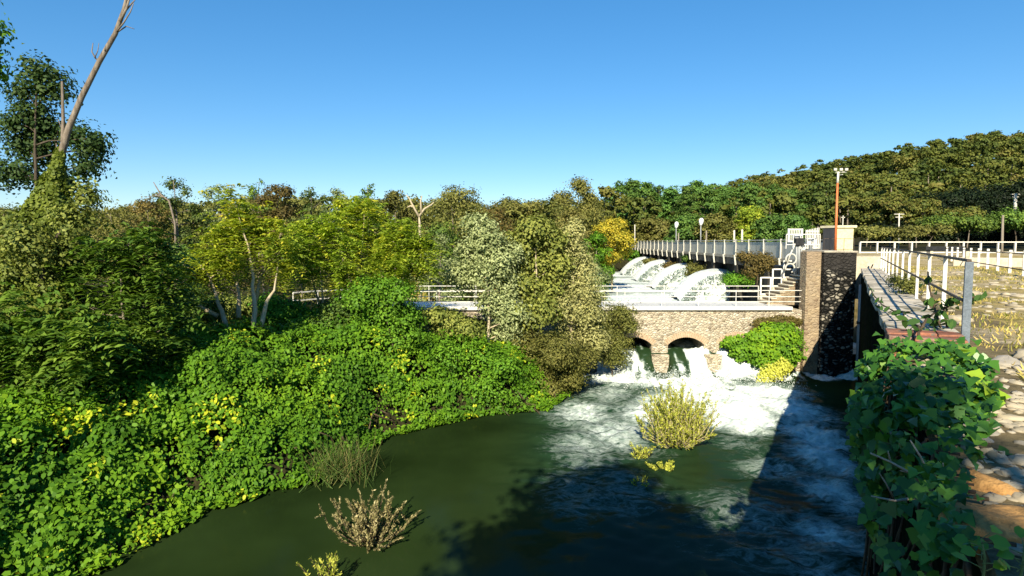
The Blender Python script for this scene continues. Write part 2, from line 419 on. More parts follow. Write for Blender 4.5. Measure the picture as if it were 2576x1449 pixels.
M['grey_leaf'] = foliage('grey_green_leaves', [(.055, .07, .025), (.115, .13, .055), (.20, .215, .105)], .3, hue=.006, val=.1)
M['olive_leaf'] = foliage('olive_leaves', [(.035, .04, .010), (.075, .078, .018), (.13, .12, .032)], .28, hue=.008, val=.15, gain=2.0)
M['brown_leaf'] = foliage('brown_green_leaves', [(.035, .035, .010), (.07, .055, .016), (.12, .085, .026)], .28, hue=.008, val=.15, gain=1.7)
M['pine_leaf'] = foliage('pine_needles', [(.012, .030, .008), (.030, .062, .012), (.06, .10, .018)], .2, hue=.012, val=.25)
M['hill_leaf'] = foliage('hillside_foliage', [(.020, .036, .008), (.045, .060, .012), (.080, .085, .016), (.10, .082, .022)], .15, hue=0, val=0, gain=1.8)
M['yellow_leaf'] = foliage('autumn_yellow_leaves', [(.09, .10, .012), (.20, .17, .018), (.30, .23, .022)], .38, hue=.005, val=.08)
M['bluegreen_leaf'] = foliage('blue_green_leaves', [(.020, .038, .010), (.042, .065, .016), (.085, .11, .026)], .3, hue=.005, val=.1, gain=1.8)
M['willow'] = foliage('willow_leaves', [(.11, .13, .02), (.19, .20, .03), (.28, .27, .05)], .38, hue=0, val=.05)
M['dry_leaf'] = foliage('dry_tan_leaves', [(.07, .072, .024), (.14, .135, .05), (.225, .21, .09)], .3, hue=0, val=.08)
M['reed'] = foliage('reed_blades', [(.014, .03, .006), (.03, .05, .010), (.09, .075, .028)], .25, hue=0, val=.05)
M['locust_dull'] = foliage('dull_green_leaves', [(.028, .042, .010), (.075, .088, .018), (.14, .145, .032)], .3, hue=.006, val=.1)
M['pinnate'] = foliage('pinnate_leaves', [(.014, .034, .006), (.04, .075, .010), (.085, .125, .016)], .28, hue=.006, val=.1)
M['sapling'] = foliage('tan_sapling_leaves', [(.06, .055, .02), (.15, .13, .055), (.26, .22, .11)], .3, hue=0, val=0, gain=2.1)
M['evergreen'] = foliage('shade_painted_leaves', [(.006, .011, .005), (.012, .022, .008), (.03, .045, .012)], .1, hue=.005, val=.1, gain=1)  # near-black leaf colour stands in for shade at the hill foot
M['grass'] = foliage('grass_blades', [(.06, .075, .012), (.18, .15, .035), (.30, .22, .08)], .3, hue=0, val=.05)

# ================================================================== terrain
SH = [(-200, 1640), (60, 1500), (250, 1420), (480, 1290), (760, 1215), (950, 1100), (1200, 1045), (1350, 1035), (1420, 985), (1500, 925)]
WZ = -6.1
shp = [atZ(x, y, WZ) for x, y in SH]
shp = sorted([(p.y, p.x) for p in shp]); shp = [(-40, shp[0][1]-1)]+shp+[(36.2, 5.2), (36.4, -9.5), (66, -9), (82, 9), (130, 17), (150, 27), (152, 900)]
shy, shx = np.array([p[0] for p in shp]), np.array([p[1] for p in shp])
def bridge_x(y): return 20.4+.06*np.asarray(y, float)
def ridge(x): return np.interp(x, [20, 60, 118, 174, 226, 264, 340, 700], [0, 4, 19, 31, 38.5, 43.5, 54, 75])
def gz(x, y):
    x = np.asarray(x, float); y = np.asarray(y, float)
    d = np.interp(y, shy, shx)-x                                    # >0 on the left bank
    d = d+.5*(fbm(x*.5, y*.5, seed=3)-.5)
    low = y < 36.3
    bank = np.where(low, -6.35+1.0*sst(0, .7, d)+2.75*sst(.3, 8, d), -5.8+2.9*sst(0, 6, d))+.5*(fbm(x*.25, y*.25, seed=5)-.5)*sst(1, 5, d)
    z = np.where(d > 0, bank, np.where(low, -8.0, -7.0))
    t = (x-W0.x)*WN.x+y*WN.y
    right = np.where(y < 36.6, t > .85, x > bridge_x(y)+1.2)
    right |= (y > 150) & (x > 20)
    pl = .45*sst(42, 58, y)+.06*(fbm(x*.6, y*.6, seed=8)-.5)-.03
    dd = np.maximum(x-20, 0)
    hill = ridge(x)*sst(118, 330, y+.15*x)+2.5*(fbm(x*.02, y*.02, seed=4)-.5)*sst(120, 200, y)
    z = np.where(right, pl+hill, z)
    far = (y > 152) & (x <= 20)
    z = np.where(far, np.maximum(z, -2.6), z)
    return z
def gz1(x, y): return float(gz(np.array([x]), np.array([y]))[0])
def axis(a, b, st, far0, far1, g=1.25):
    c = list(np.arange(a, b, st)); s = st
    while c[-1] < far1: s *= g; c.append(c[-1]+s)
    s = st
    while c[0] > far0: s *= g; c.insert(0, c[0]-s)
    return np.array(c)
def grid_mesh(name, gx, gy, zf, m, cellmask=None, attrs=None, smooth=True):
    X, Y = np.meshgrid(gx, gy); Z = zf(X, Y)
    nx, ny = len(gx), len(gy)
    co = np.stack([X, Y, Z], -1).reshape(-1, 3)
    i = np.arange(nx*ny).reshape(ny, nx)
    q = np.stack([i[:-1, :-1], i[:-1, 1:], i[1:, 1:], i[1:, :-1]], -1).reshape(-1, 4)
    if cellmask is not None:
        cx, cy = co[q].mean(1)[:, 0], co[q].mean(1)[:, 1]; q = q[cellmask(cx, cy)]
    me = bpy.data.meshes.new(name)
    me.vertices.add(len(co)); me.vertices.foreach_set('co', co.reshape(-1).astype(np.float32))
    me.loops.add(len(q)*4); me.loops.foreach_set('vertex_index', q.reshape(-1).astype(np.int32))
    me.polygons.add(len(q)); me.polygons.foreach_set('loop_start', (np.arange(len(q))*4).astype(np.int32))
    me.update(calc_edges=True)
    if smooth: me.polygons.foreach_set('use_smooth', np.ones(len(q), bool))
    for k, fn in (attrs or {}).items():
        a = me.attributes.new(k, 'FLOAT', 'POINT'); a.data.foreach_set('value', fn(X, Y).reshape(-1).astype(np.float32))
    o = bpy.data.objects.new(name, me); COL.objects.link(o); me.materials.append(m); return o
b = NB('ground'); co = b.coord()
big = b.noise(co, .35, 6, .6); mid = b.noise(co, 2.2, 5, .6)
grassy = b.ramp(mid, [(.3, (.13, .115, .03)), (.5, (.29, .22, .08)), (.7, (.42, .32, .15))])
stony = b.ramp(b.noise(co, 4.5, 6, .7), [(.3, (.17, .13, .075)), (.5, (.40, .32, .20)), (.7, (.56, .47, .32))])
c = b.mix(b.ramp(big, [(.42, (0, 0, 0)), (.56, (1, 1, 1))]), stony, grassy)
at = b.n("Attribute"); at.attribute_name = 'soil'
soil = b.ramp(mid, [(.3, (.012, .014, .006)), (.7, (.045, .04, .016))])
c = b.mix(at.outputs["Fac"], c, soil)
M['ground'] = b.end(b.pbr(c, .95, .1, 0, b.bump(b.noise(co, 6, 6, .65), .9, .06)))
M['verge'] = noisy('verge_soil', (.05, .042, .022), (.17, .13, .07), 3, .95, .8, .1, c3=(.10, .085, .04))
def soilmask(X, Y):
    t = (X-W0.x)*WN.x+Y*WN.y
    pz = (np.where(Y < 36.6, t > .2, X > bridge_x(Y)+1)) & (Y < 72)
    return 1.0-pz*1.0
g = grid_mesh('ground', axis(-34, 62, .55, -900, 1100), axis(-6, 100, .55, -80, 1600), gz, M['ground'], attrs={'soil': soilmask})
tag(g, kind='structure')

# ================================================================== water
def water_mat(name, deep, foamc, nscale, st, rot, speckle=.5):
    b = NB(name); co = b.coord(st, (0, 0, rot)); raw = b.coord()
    at = b.n("Attribute"); at.attribute_name = 'foam'
    wv = b.n("TexNoise"); b.link(co, wv.inputs["Vector"]); wv.inputs["Scale"].default_value = nscale; wv.inputs["Detail"].default_value = 8; wv.inputs["Roughness"].default_value = .68
    wv.inputs["Distortion"].default_value = 1.6
    rid = b.math('MULTIPLY', b.math('ABSOLUTE', b.math('SUBTRACT', wv.outputs[0], .5)), 4.0)      # 0 on streak lines
    n2 = b.noise(b.coord((1, 1.6, 1)), 3.4, 8, .78)
    lo = b.noise(co, nscale*.45, 3, .5)
    cov = b.math('ADD', b.math('MULTIPLY', rid, .62), b.math('ADD', b.math('MULTIPLY', n2, .75), b.math('MULTIPLY', lo, .25)))
    d = b.math('SUBTRACT', b.math('MULTIPLY', at.outputs["Fac"], 1.55), cov)
    fm = b.ramp(b.math('ADD', d, .5), [(.25, (0, 0, 0)), (.48, (.20, .20, .20)), (.64, (.5, .5, .5)), (.85, (1, 1, 1))])
    wc = b.ramp(b.noise(raw, .22, 3), [(.35, deep[0]), (.65, deep[1])])
    wc = b.mix(b.math('MULTIPLY', at.outputs["Fac"], 1.25), wc, deep[2])
    nrm = b.bump(b.math('ADD', b.math('MULTIPLY', wv.outputs[0], .6), b.math('MULTIPLY', n2, .3)), .35, .05)
    tr = b.n("Attribute"); tr.attribute_name = 'turb'
    for nd in (n for n in b.t.nodes if n.bl_idname == 'ShaderNodeBump'): b.link(b.math('MULTIPLY_ADD', tr.outputs["Fac"], .55, .03), nd.inputs["Strength"])
    pd = b.pbr(wc, .3, 0.0, 0, nrm); gl = b.n("BsdfGlossy"); gl.inputs["Roughness"].default_value = .12; b.link(nrm, gl.inputs["Normal"])
    p = b.n("MixShader"); p.inputs[0].default_value = .022; b.link(pd.outputs[0], p.inputs[1]); b.link(gl.outputs[0], p.inputs[2])
    f = b.pbr(b.ramp(b.math('ADD', b.math('MULTIPLY', rid, .35), b.math('MULTIPLY', b.noise(raw, 3.2, 7, .75), .8)), [(.30, (.36, .44, .40)), (.46, foamc), (.62, (.86, .88, .86))]), .9, .05, 0, nrm)
    mx = b.n("MixShader"); b.link(fm, mx.inputs[0]); b.link(p.outputs[0], mx.inputs[1]); b.link(f.outputs[0], mx.inputs[2])
    return b.end(mx)
M['river'] = water_mat('river_water', [(.010, .019, .005), (.020, .036, .010), (.016, .070, .042)], (.62, .68, .62), .95, (.75, 1.5, 1), .35)
M['pool'] = water_mat('pool_water', [(.05, .07, .05), (.08, .10, .07), (.25, .30, .26)], (.55, .60, .57), .6, (1, 1, 1), 0)
FO = [(1700, 960, 2.9, 1.8, 1.1), (1590, 955, 2.5, 1.6, .95), (1800, 1000, 2.1, 2.6, 1.1), (1850, 1045, 1.6, 2.4, .95), (1700, 1020, 2.1, 2.6, .78), (1920, 985, 2.0, 1.8, .8), (1530, 990, 1.8, 2.2, .5),
      (1470, 1040, 1.7, 2.8, .52), (1465, 1130, 1.5, 2.8, .42), (1450, 1230, 1.4, 2.6, .34), (1560, 1090, 1.9, 2.8, .50), (1560, 1230, 1.8, 2.4, .33), (1630, 1040, 1.8, 2.4, .6),
      (1990, 1030, 1.5, 2.5, .75), (2040, 1090, 1.3, 2.5, .72), (2085, 1160, 1.1, 2.2, .66), (2095, 1240, 1.0, 2.0, .60), (2085, 1340, 1.0, 1.8, .5), (2060, 1440, 1.0, 2, .42), (1960, 1180, 1.5, 1.6, .46), (1900, 1300, 2, 2, .36), (1780, 1350, 1.6, 2, .22), (1950, 1400, 1.6, 1.6, .34),
      (1850, 1110, 1.2, 1.6, .30)]
FOW = []
for x, y, sx, sy, k in FO:
    p = atZ(x, y, WZ); FOW.append((p.x, p.y, sx, sy, k))
ARCH = [(6.07, 8.19), (9.14, 11.26), (12.2, 14.3)]
AY = 36.0
def foam(X, Y):
    r = np.zeros_like(X)
    for x, y, sx, sy, k in FOW: r = np.maximum(r, k*np.exp(-((X-x)/sx)**2*.7-((Y-y)/sy)**2*.7))
    r = r*(.82+.36*fbm(X*.7, Y*.7, seed=21))
    st = fbm(X*2.1, Y*.55, seed=31, o=3); k = sst(33.0, 34.6, Y)
    r = r*(1-k)+k*np.clip((st-.43)*4.5+.42, .12, .95)*np.where(Y > 36.6, .5, 1)
    return np.clip(r, 0.0, 1.15)
def turb(X, Y):
    f = foam(X, Y); return np.clip(f*1.3, 0, 1)
def rz(X, Y):
    t = turb(X, Y)
    z = WZ+.02*(fbm(X*.35, Y*.35, seed=2)-.5)+t*(.70*(fbm(X*.55+Y*.2, Y*.75, seed=11, o=3)-.5)+.55*(fbm(X*2.0, Y*2.4, seed=13, o=3)-.5)+.16*(fbm(X*6, Y*6, seed=14, o=2)-.5))
    win = np.zeros_like(X)
    for a, c in ARCH: win = np.maximum(win, sst(a-.12, a+.12, X)*(1-sst(c-.12, c+.12, X)))
    ramp = 1.3*sst(33.6, 36.8, Y)*np.where(Y > 35.9, 1, win)+.15*sst(36.8, 39, Y)
    return z+ramp
wt = grid_mesh('river_water', np.arange(-14, 23, .13), np.concatenate([np.arange(-8, 10, .6), np.arange(10, 40.2, .13)]), rz, M['river'],
               cellmask=lambda x, y: (y < 35.7) | ((x > 5) & (x < 15.4)), attrs={'foam': foam, 'turb': turb})
tag(wt, kind='structure')
JET = [(132, -2.1), (112, -2.15), (94, -2.2), (76, -2.25)]
def pfoam(X, Y):
    r = np.full_like(X, .45)
    for y, _ in JET: r = np.maximum(r, 1.1*np.exp(-((X-bridge_x(y)+6)/9)**2-((Y-y)/9)**2))
    return np.maximum(r, .95*sst(34, 46, Y)*(1-sst(50, 75, Y))*sst(-3, 6, X))
pw = grid_mesh('pool_water', np.arange(-12, 33, .5), np.arange(38, 153, .5), lambda X, Y: -5.45+.35*(fbm(X*.6, Y*.6, seed=41)-.5)+.2*(fbm(X*2, Y*2, seed=42)-.5), M['pool'],
               cellmask=lambda x, y: x < bridge_x(y)+.9, attrs={'foam': pfoam, 'turb': lambda X, Y: np.full_like(X, .7)})
tag(pw, kind='structure')

# ================================================================== walls of the weir
# bank wall on the right
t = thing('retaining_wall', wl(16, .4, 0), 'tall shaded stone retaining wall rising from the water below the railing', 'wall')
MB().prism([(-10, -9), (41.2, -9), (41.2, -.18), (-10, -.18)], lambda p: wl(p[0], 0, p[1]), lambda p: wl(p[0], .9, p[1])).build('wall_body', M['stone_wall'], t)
rng = np.random.default_rng(5)
mb = MB(); s = 11.6
while s < 40.0:
    l = rng.uniform(1.1, 1.9); e = min(s+l, 40.15)
    o = rng.uniform(-.03, .03); zz = rng.uniform(-.015, .015)
    mb.prism([(s+.012, -.05+o), (e-.012, -.05+o+rng.uniform(-.02, .02)), (e-.012, 1.0), (s+.012, 1.0)], lambda p: wl(p[0], p[1], zz+.0), lambda p: wl(p[0], p[1], -.178)); s = e
mb.build('coping', M['ledge'], t, .02)
mb = MB().prism([(9.72, .96), (40, .96), (40, 1.95), (9.72, 1.95)], lambda p: wl(p[0], p[1], -.03), lambda p: wl(p[0], p[1], -.6))
mb.prism([(-10, -.02), (9.69, -.02), (9.69, 1.95), (-10, 1.95)], lambda p: wl(p[0], p[1], -.025), lambda p: wl(p[0], p[1], -.177))
tag(mb.build('verge', M['verge']), kind='structure')
mb = MB()
for i, (a, c, tt, z0) in enumerate([(10.1, 10.45, 1.02, .05), (10.47, 10.85, 1.0, .09), (10.87, 11.3, 1.04, .11), (11.32, 11.6, 1.0, .07), (9.7, 10.08, .95, 0)]):
    k = .33
    for j in range(3): mb.prism([(a, -.1+j*k), (c, -.1+j*k+rng.uniform(-.01, .01)), (c, -.1+(j+1)*k-.012), (a, -.1+(j+1)*k-.012)], lambda p: wl(p[0], p[1], z0+rng.uniform(-.02, .02)), lambda p: wl(p[0], p[1], -.177))
mb.build('brick_coping', M['brick'], t, .015)
# dark pier, lit pier
p0 = atY(2074, 640, 35.3); p1 = atY(2156, 640, 35.3); p2 = atY(2030, 640, 35.6)
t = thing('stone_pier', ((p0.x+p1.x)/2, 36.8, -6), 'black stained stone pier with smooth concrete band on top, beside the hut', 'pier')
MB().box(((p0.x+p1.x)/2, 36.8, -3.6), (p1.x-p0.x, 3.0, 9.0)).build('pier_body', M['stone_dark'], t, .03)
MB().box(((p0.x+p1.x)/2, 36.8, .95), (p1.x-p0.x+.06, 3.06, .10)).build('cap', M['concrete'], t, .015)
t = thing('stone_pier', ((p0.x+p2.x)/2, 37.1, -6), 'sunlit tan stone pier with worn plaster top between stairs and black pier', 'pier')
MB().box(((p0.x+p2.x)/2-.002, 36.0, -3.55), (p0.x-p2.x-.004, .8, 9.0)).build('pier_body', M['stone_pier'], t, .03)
q0 = atY(2156, 640, 36.2)
t = thing('parapet_wall', (q0.x+1.0, 36.6, 0), 'pale concrete parapet in sun joining black pier to the bank railing', 'wall')
MB().box((q0.x+.95, 36.6, -.6), (1.9, .4, 2.5)).build('wall_body', M['concrete_pale'], t, .02)
MB().bar(atY(2163, 735, 35.9), atY(2196, 665, 35.9), .05, .05).build('sloping_rail', M['rust_rail'], t)
# corner pipe
pc = atY(2167, 690, 35.1)
t = thing('drain_pipe', (pc.x, 35.1, -6), 'grey vertical pipe in the corner of the black pier and shaded wall', 'pipe')
MB().tube([(pc.x, 35.0, -.9), (pc.x, 35.0, -6.3)], .16, 10).build('pipe', M['grey_metal'], t)
MB().tube([(pc.x, 35.0, -3), (pc.x, 35.0, -3.15)], .2, 10).build('collar', M['concrete_dark'], t)

# arched wall and walkway
XL, XR, ZT = -9.0, p2.x, -2.46
t = thing('arched_wall', (9, AY+1, -6), 'sunlit rubble stone weir wall pierced by low arches with water pouring through', 'wall')
mb = MB(); TH = 3.2
def fr(p): return Vector((p[0], AY, p[1]))
def bk(p): return Vector((p[0], AY+TH, p[1]))
edges = [XL]+[v for a in ARCH for v in a]+[XR]
ZS, ZA = -4.50, -4.06
for i in range(0, len(edges), 2): mb.prism([(edges[i], -8.5), (edges[i+1], -8.5), (edges[i+1], ZS), (edges[i], ZS)], fr, bk)
def arcz(x, a, c):
    m, h = (a+c)/2, (c-a)/2; rise = ZA-ZS; rad = (h*h+rise*rise)/(2*rise); return ZA-rad+math.sqrt(max(rad*rad-(x-m)**2, 0))
bot = [(XL, ZS)]
for a, c in ARCH: bot += [(a+(c-a)*k/12, arcz(a+(c-a)*k/12, a, c)) for k in range(13)]
bot += [(XR, ZS)]
for (xa, za), (xb, zb) in zip(bot, bot[1:]):
    if xb-xa > 1e-6: mb.add([fr((xa, za)), fr((xb, zb)), fr((xb, ZT)), fr((xa, ZT)), bk((xa, za)), bk((xb, zb)), bk((xb, ZT)), bk((xa, ZT))], [(0, 1, 2, 3), (7, 6, 5, 4), (0, 4, 5, 1), (3, 2, 6, 7)])
mb.build('wall_body', M['stone'], t)
for a, c in ARCH:
    mb = MB(); m, h, rise = (a+c)/2, (c-a)/2, ZA-ZS; rad = (h*h+rise*rise)/(2*rise); zc = ZA-rad; an = math.asin(h/rad); n = 21
    for k in range(n):
        t0, t1 = -an*1.04+2.08*an*k/n+.006, -an*1.04+2.08*an*(k+1)/n-.006
        rr = .30+.02*((k*7) % 3)
        mb.prism([(m+r_*math.sin(q), zc+r_*math.cos(q)) for r_, q in ((rad, t0), (rad, t1), (rad+rr, t1), (rad+rr, t0))], lambda p: Vector((p[0], AY-.03, p[1])), lambda p: Vector((p[0], AY+.05, p[1])))
    mb.build('arch_ring', M['voussoir'], t)
mb = MB(); mb.box((10, AY+TH+.35, -4.6), (12, .5, 2.6)); mb.build('shade_backing', M['black'], t)  # black sheet added behind the arches to keep their insides dark
for x in (8.66, 11.73): MB().box((x, AY-.10, -5.6), (1.0, .4, 1.1)).build('pier_foot', M['stone'], t, .04)
t2 = thing('walkway', (6, AY+1.5, ZT), 'long white concrete walkway slab along the top of the arched wall', 'walkway')
MB().box(((XL+XR)/2-.3, AY+1.5, ZT+.105), (XR-XL-.6, 3.35, .2)).build('slab', M['white'], t2, .02)

def railing(name, label, cat, pts, H, mpost, mrail, rails=(1.0, .5), pw=.06, rw=.05, base=None, group=None, lowrail=None, ends=1, posts=None, bz=0):
    """posts stand at pts (base points); rails run through them"""
    pts = [Vector(p) for p in pts]
    t = thing(name, pts[len(pts)//2], label, cat, group)
    d = (pts[-1]-pts[0]).normalized(); ang = math.atan2(d.y, d.x)
    for i, p in enumerate(pts):
        w_ = pw*ends if i == 0 else pw
        MB().box(p+Vector((0, 0, (H+bz)/2)), (w_*.8, w_, H-bz), ang).build('post', mpost[0] if i == 0 and isinstance(mpost, tuple) else (mpost[1] if isinstance(mpost, tuple) else mpost), t, .006)
    for k in rails:
        mb = MB()
        off = Vector((-d.y, d.x, 0))*(pw*.5+rw*.45) if k < .97 else Vector((0, 0, rw*.5))
        for a, b_ in zip(pts, pts[1:]): mb.bar(a+Vector((0, 0, H*k))+off, b_+Vector((0, 0, H*k))+off, rw*(1.5 if k > .97 else .7), rw)
        mb.build('rail', mrail, t)
    return t
bz = ZT+.2
xsn = [-8.7, -6.6, -4.4, -2.2, 0, 2.2, 4.4, 6.6, 8.75, 10.9, 13.1, 15.2]
xe = atY(2024, 740, AY+.12).x
railing('walkway_railing', 'white three-rail railing on the near edge of the walkway, ending beside the stairs', 'railing', [(x, AY+.12, bz) for x in xsn[:-1]]+[(atY(1935, 740, AY+.12).x, AY+.12, bz), (xe, AY+.12, bz)], .92, M['white'], M['white'], (1.0, .62, .3), .045, .036)
x2 = atY(1908, 740, AY+2.9).x
railing('walkway_railing', 'white railing on the far edge of the walkway in front of the white water', 'railing', [(x, AY+2.95, bz) for x in np.linspace(-8.2, x2, 9)], .98, M['white'], M['white'], (1.0, .66, .33), .045, .036)
lp = [atY(738, 773, 33), atY(800, 767, 34.5), atY(880, 762, 36)]
railing('path_railing', 'short white rail showing through the trees left of the walkway', 'railing', [Vector((q.x, q.y, q.z)) for q in lp], .75, M['white'], M['white'], (1.0, .45), .06, .06)

# stairs up to the pier
sx0, sx1 = atY(1918, 755, 38).x, atY(2012, 700, 38).x
t = thing('stone_steps', (sx0+1, 38, ZT), 'worn stone steps climbing right from walkway to the sunlit pier', 'stairs')
n = 9; mb = MB(); dz = 1.75/n; dx = (sx1-sx0)/n
for i in range(n):
    x0 = sx0+dx*i
    MB().box((x0+dx*.62, 38.0, bz+dz*(i+1)-.03), (dx*1.35, 1.5, .075)).build('tread', M['concrete_pale'], t, .012)
    mb.box(((x0+sx1+.5)/2, 38.0, bz+dz*(i+.5)-.04), (sx1+.5-x0-.02*i, 1.4-.004*i, dz-.002))
mb.build('stair_body', M['stone_pier'], t)
for (xa, xb, ya, yb), lab in zip([(1913, 1939, 697, 742), (1943, 1967, 676, 722), (1971, 2003, 655, 700)], ['lowest of the three white stair guard frames', 'middle one of the three white stair guard frames', 'highest of the three white stair guard frames, below the valve gear']):
    a = atY(xa, yb, 38.8); c = atY(xb, ya, 38.8)
    f = thing('guard_frame', ((a.x+c.x)/2, 38.8, a.z), lab, 'guard rail')
    for x in (a.x, c.x): MB().box((x, 38.8, (a.z+c.z)/2), (.09, .06, c.z-a.z)).build('upright', M['white'], f)
    for z in (a.z+.06, (a.z+c.z)/2, c.z-.03): MB().box(((a.x+c.x)/2, 38.8, z), (c.x-a.x-.092, .055, .085)).build('crossbar', M['white'], f)
    MB().box(((a.x+c.x)/2, 38.82, (a.z+bz)/2-.3), (c.x-a.x+.1, .3, max(a.z-bz+.6, .1))).build('plinth', M['concrete_pale'], f)
# ================================================================== gear, hut, mast, footbridge
def barred(name, label, x0, x1, y0, y1, Y, n, skew=0, frame=True):
    a, c = atY(x0, y1, Y), atY(x1, y0, Y)
    t = thing(name, ((a.x+c.x)/2, Y, a.z), label, 'gate')
    if frame:
        for x in (a.x, c.x): MB().box((x, Y, (a.z+c.z)/2), (.10, .06, c.z-a.z+.1)).build('frame_upright', M['white'], t)
    for z in (a.z, c.z) if frame else (a.z+.12, c.z-.12): MB().box(((a.x+c.x)/2, Y+(0 if frame else .05), z), (c.x-a.x-.102, .03, .09)).build('frame_crossbar', M['white'], t)
    for i in range(n):
        f = (i+.5)/n; x = a.x+(c.x-a.x)*f
        MB().box((x, Y, (a.z+c.z)/2+skew*f/2), (.045, .04, c.z-a.z-.1+skew*f)).build('bar', M['white'], t)
    return t
barred('barred_gate', 'white framed barred gate rising behind the valve gear', 1983, 2018, 577, 607, 39.5, 8)
barred('barred_gate', 'white barred fence panel with sloping top beside the grey hut door', 2024, 2062, 577, 628, 40.2, 9, .18, False)
def cabinet(label, x0, x1, y0, y1, Y):
    a, c = atY(x0, y1, Y), atY(x1, y0, Y)
    t = thing('control_box', ((a.x+c.x)/2, Y, a.z), label, 'control box')
    MB().box(((a.x+c.x)/2, Y, (a.z+c.z)/2), (c.x-a.x, .35, c.z-a.z)).build('housing', M['white'], t, .04)
    MB().box(((a.x+c.x)/2+.05, Y-.19, (a.z+c.z)/2), ((c.x-a.x)*.3, .03, (c.z-a.z)*.4)).build('hatch', M['grey_metal'], t, .01)
    MB().box(((a.x+c.x)/2, Y, a.z-.35), (.16, .16, .7)).build('stand', M['grey_metal'], t)
cabinet('white control box on a stand in front of the framed barred gate', 1996, 2016, 588, 606, 38.3)
cabinet('white control box on the guard rail beside the hut, nearer the mast', 2028, 2052, 599, 614, 38.6)
a = atY(1977, 626, 37.9); c = atY(2066, 626, 37.9)
railing('platform_railing', 'white railing around the valve gear platform in front of the hut', 'railing', [(a.x+(c.x-a.x)*k/5, 37.9+.2*(k == 5), a.z) for k in range(6)], .86, M['white'], M['white'], (1.0, .3), .05, .05)
mb = MB(); t = thing('valve_gear', (atY(2000, 640, 38).x, 38, -1), 'grey sluice valve gear with vertical rods and curved pipes above the stairs', 'valve gear')
for x, r in ((2004, .06), (2010, .08), (2016, .05)): mb.tube([atY(x, 690, 38), atY(x, 605, 38)], r, 8)
mb.build('rod', M['grey_metal'], t)
mb = MB(); cpt = atY(1990, 652, 38)
for dx, dz_, rr in ((0, 0, .32), (-.05, -.55, .28), (.55, -.8, .3)):
    mb.tube([(cpt.x+dx+rr*math.cos(q), 38, cpt.z+dz_+rr*math.sin(q)) for q in np.linspace(-1.2, 3.6, 14)], .055, 6)
mb.tube([atY(2001, 612, 38), atY(1988, 640, 38), atY(1979, 668, 38)], .05, 6)
mb.build('curved_pipe', M['panel'], t)
MB().box(atY(2010, 608, 38.0), (.5, .4, .45)).build('motor', M['black'], t, .03)
MB().box(atY(2013, 648, 38.15), (.5, .2, 1.3)).build('gear_housing', M['panel'], t, .03)
px = atY(2002, 625, 40); 
t = thing('platform', ((px.x+21)/2+.5, 41.5, -1), 'concrete gear platform between footbridge and pier, black as recess shade', 'platform')
MB().box((px.x+.5, 40.6, -2.0), (2.2, 2.6, 3.9)).build('platform_body', M['black'], t, .02)  # body coloured black to stand for the shade in the recess

# hut
h0 = atY(2103, 610, 42.5); hr = atY(2146, 610, 42.2); hl = atY(2070, 610, 43.6)
zt_ = atY(2125, 572, 42.3).z; gb = gz1(22.5, 43)-.05
t = thing('hut', ((h0.x+hr.x)/2, 43.5, gb), 'small pale yellow plastered hut with flat roof and dark grey door side', 'hut')
dpt = Vector((0, 1.6, 0)); off = hl-h0; back = hr+off
P4 = [(h0.x, h0.y), (hr.x, hr.y), (hr.x+off.x, hr.y+off.y), (hl.x, hl.y)]
MB().prism(P4, lambda p: Vector((p[0], p[1], zt_)), lambda p: Vector((p[0], p[1], gb))).build('wall', M['yellow_wall'], t)
cen = Vector((sum(p[0] for p in P4)/4, sum(p[1] for p in P4)/4, 0))
MB().prism([(cen.x+(p[0]-cen.x)*1.22, cen.y+(p[1]-cen.y)*1.22) for p in P4], lambda p: Vector((p[0], p[1], zt_+.14)), lambda p: Vector((p[0], p[1], zt_-.02))).build('roof', M['cream'], t)
nrm = Vector((-off.y, off.x, 0)).normalized(); nrm = nrm if nrm.x < 0 else -nrm
mid = (hl+h0)/2; L = (hl-h0).length; aa = math.atan2(off.y, off.x)
dr = MB().box(Vector((mid.x, mid.y, (gb+zt_)/2))+nrm*.02, (L-.04, .05, zt_-gb-.03), aa).build('door', M['grey_door'], t)
MB().box(Vector((mid.x, mid.y, (gb+zt_)/2+.25))+nrm*.05+off.normalized()*.05, (L*.35, .03, 1.1), aa).build('door_panel', M['grey_metal'], dr)
fx = hr-h0; fn = Vector((fx.y, -fx.x, 0)).normalized(); fa = math.atan2(fx.y, fx.x)
for k, sc in ((.35, .30), (.62, .26)): MB().box(Vector((h0.x, h0.y, gb+1.1))+fx*k+fn*.03, (.32, .06, sc*1.4), fa).build('meter_box', M['cream'], t, .01)
q = atY(2120, 563, 43)
mb = MB().box((q.x, 43, zt_+.45), (.05, .05, .75)); mb.box((q.x, 43, zt_+.70), (.24, .05, .05)); mb.build('roof_cross', M['panel'], t)
r0, r1 = atY(2072, 629, 40.5), atY(2148, 629, 40.5)
railing('hut_railing', 'thin dark railing in front of the yellow hut', 'railing', [(r0.x+(r1.x-r0.x)*k/3, 40.5, .85) for k in range(4)], .85, M['rust_rail'], M['rust_rail'], (1.0, .2), .03, .03)

# orange mast
m0, m1, m2 = atY(2101.5, 628, 39.5), atY(2107, 460, 39.5), atY(2109, 432, 39.5)
t = thing('mast', m0, 'tall orange painted mast with white top and floodlights standing before the hut', 'mast')
MB().tube([m0-Vector((0, 0, .6)), m1], [.085, .06], 10).build('pole', M['orange'], t)
MB().tube([m1, m2], [.07, .06], 10).build('pole_top', M['white'], t)
mb = MB(); mb.box(m2+Vector((.15, 0, -.02)), (.7, .05, .05)); mb.box(m2+Vector((.1, 0, -.2)), (.05, .6, .05)); mb.build('crossarm', M['panel'], t)
for d in (-.25, .12, .45): MB().box(m2+Vector((d, -.1, .13)), (.18, .12, .16)).build('floodlight', M['panel'], t, .02)

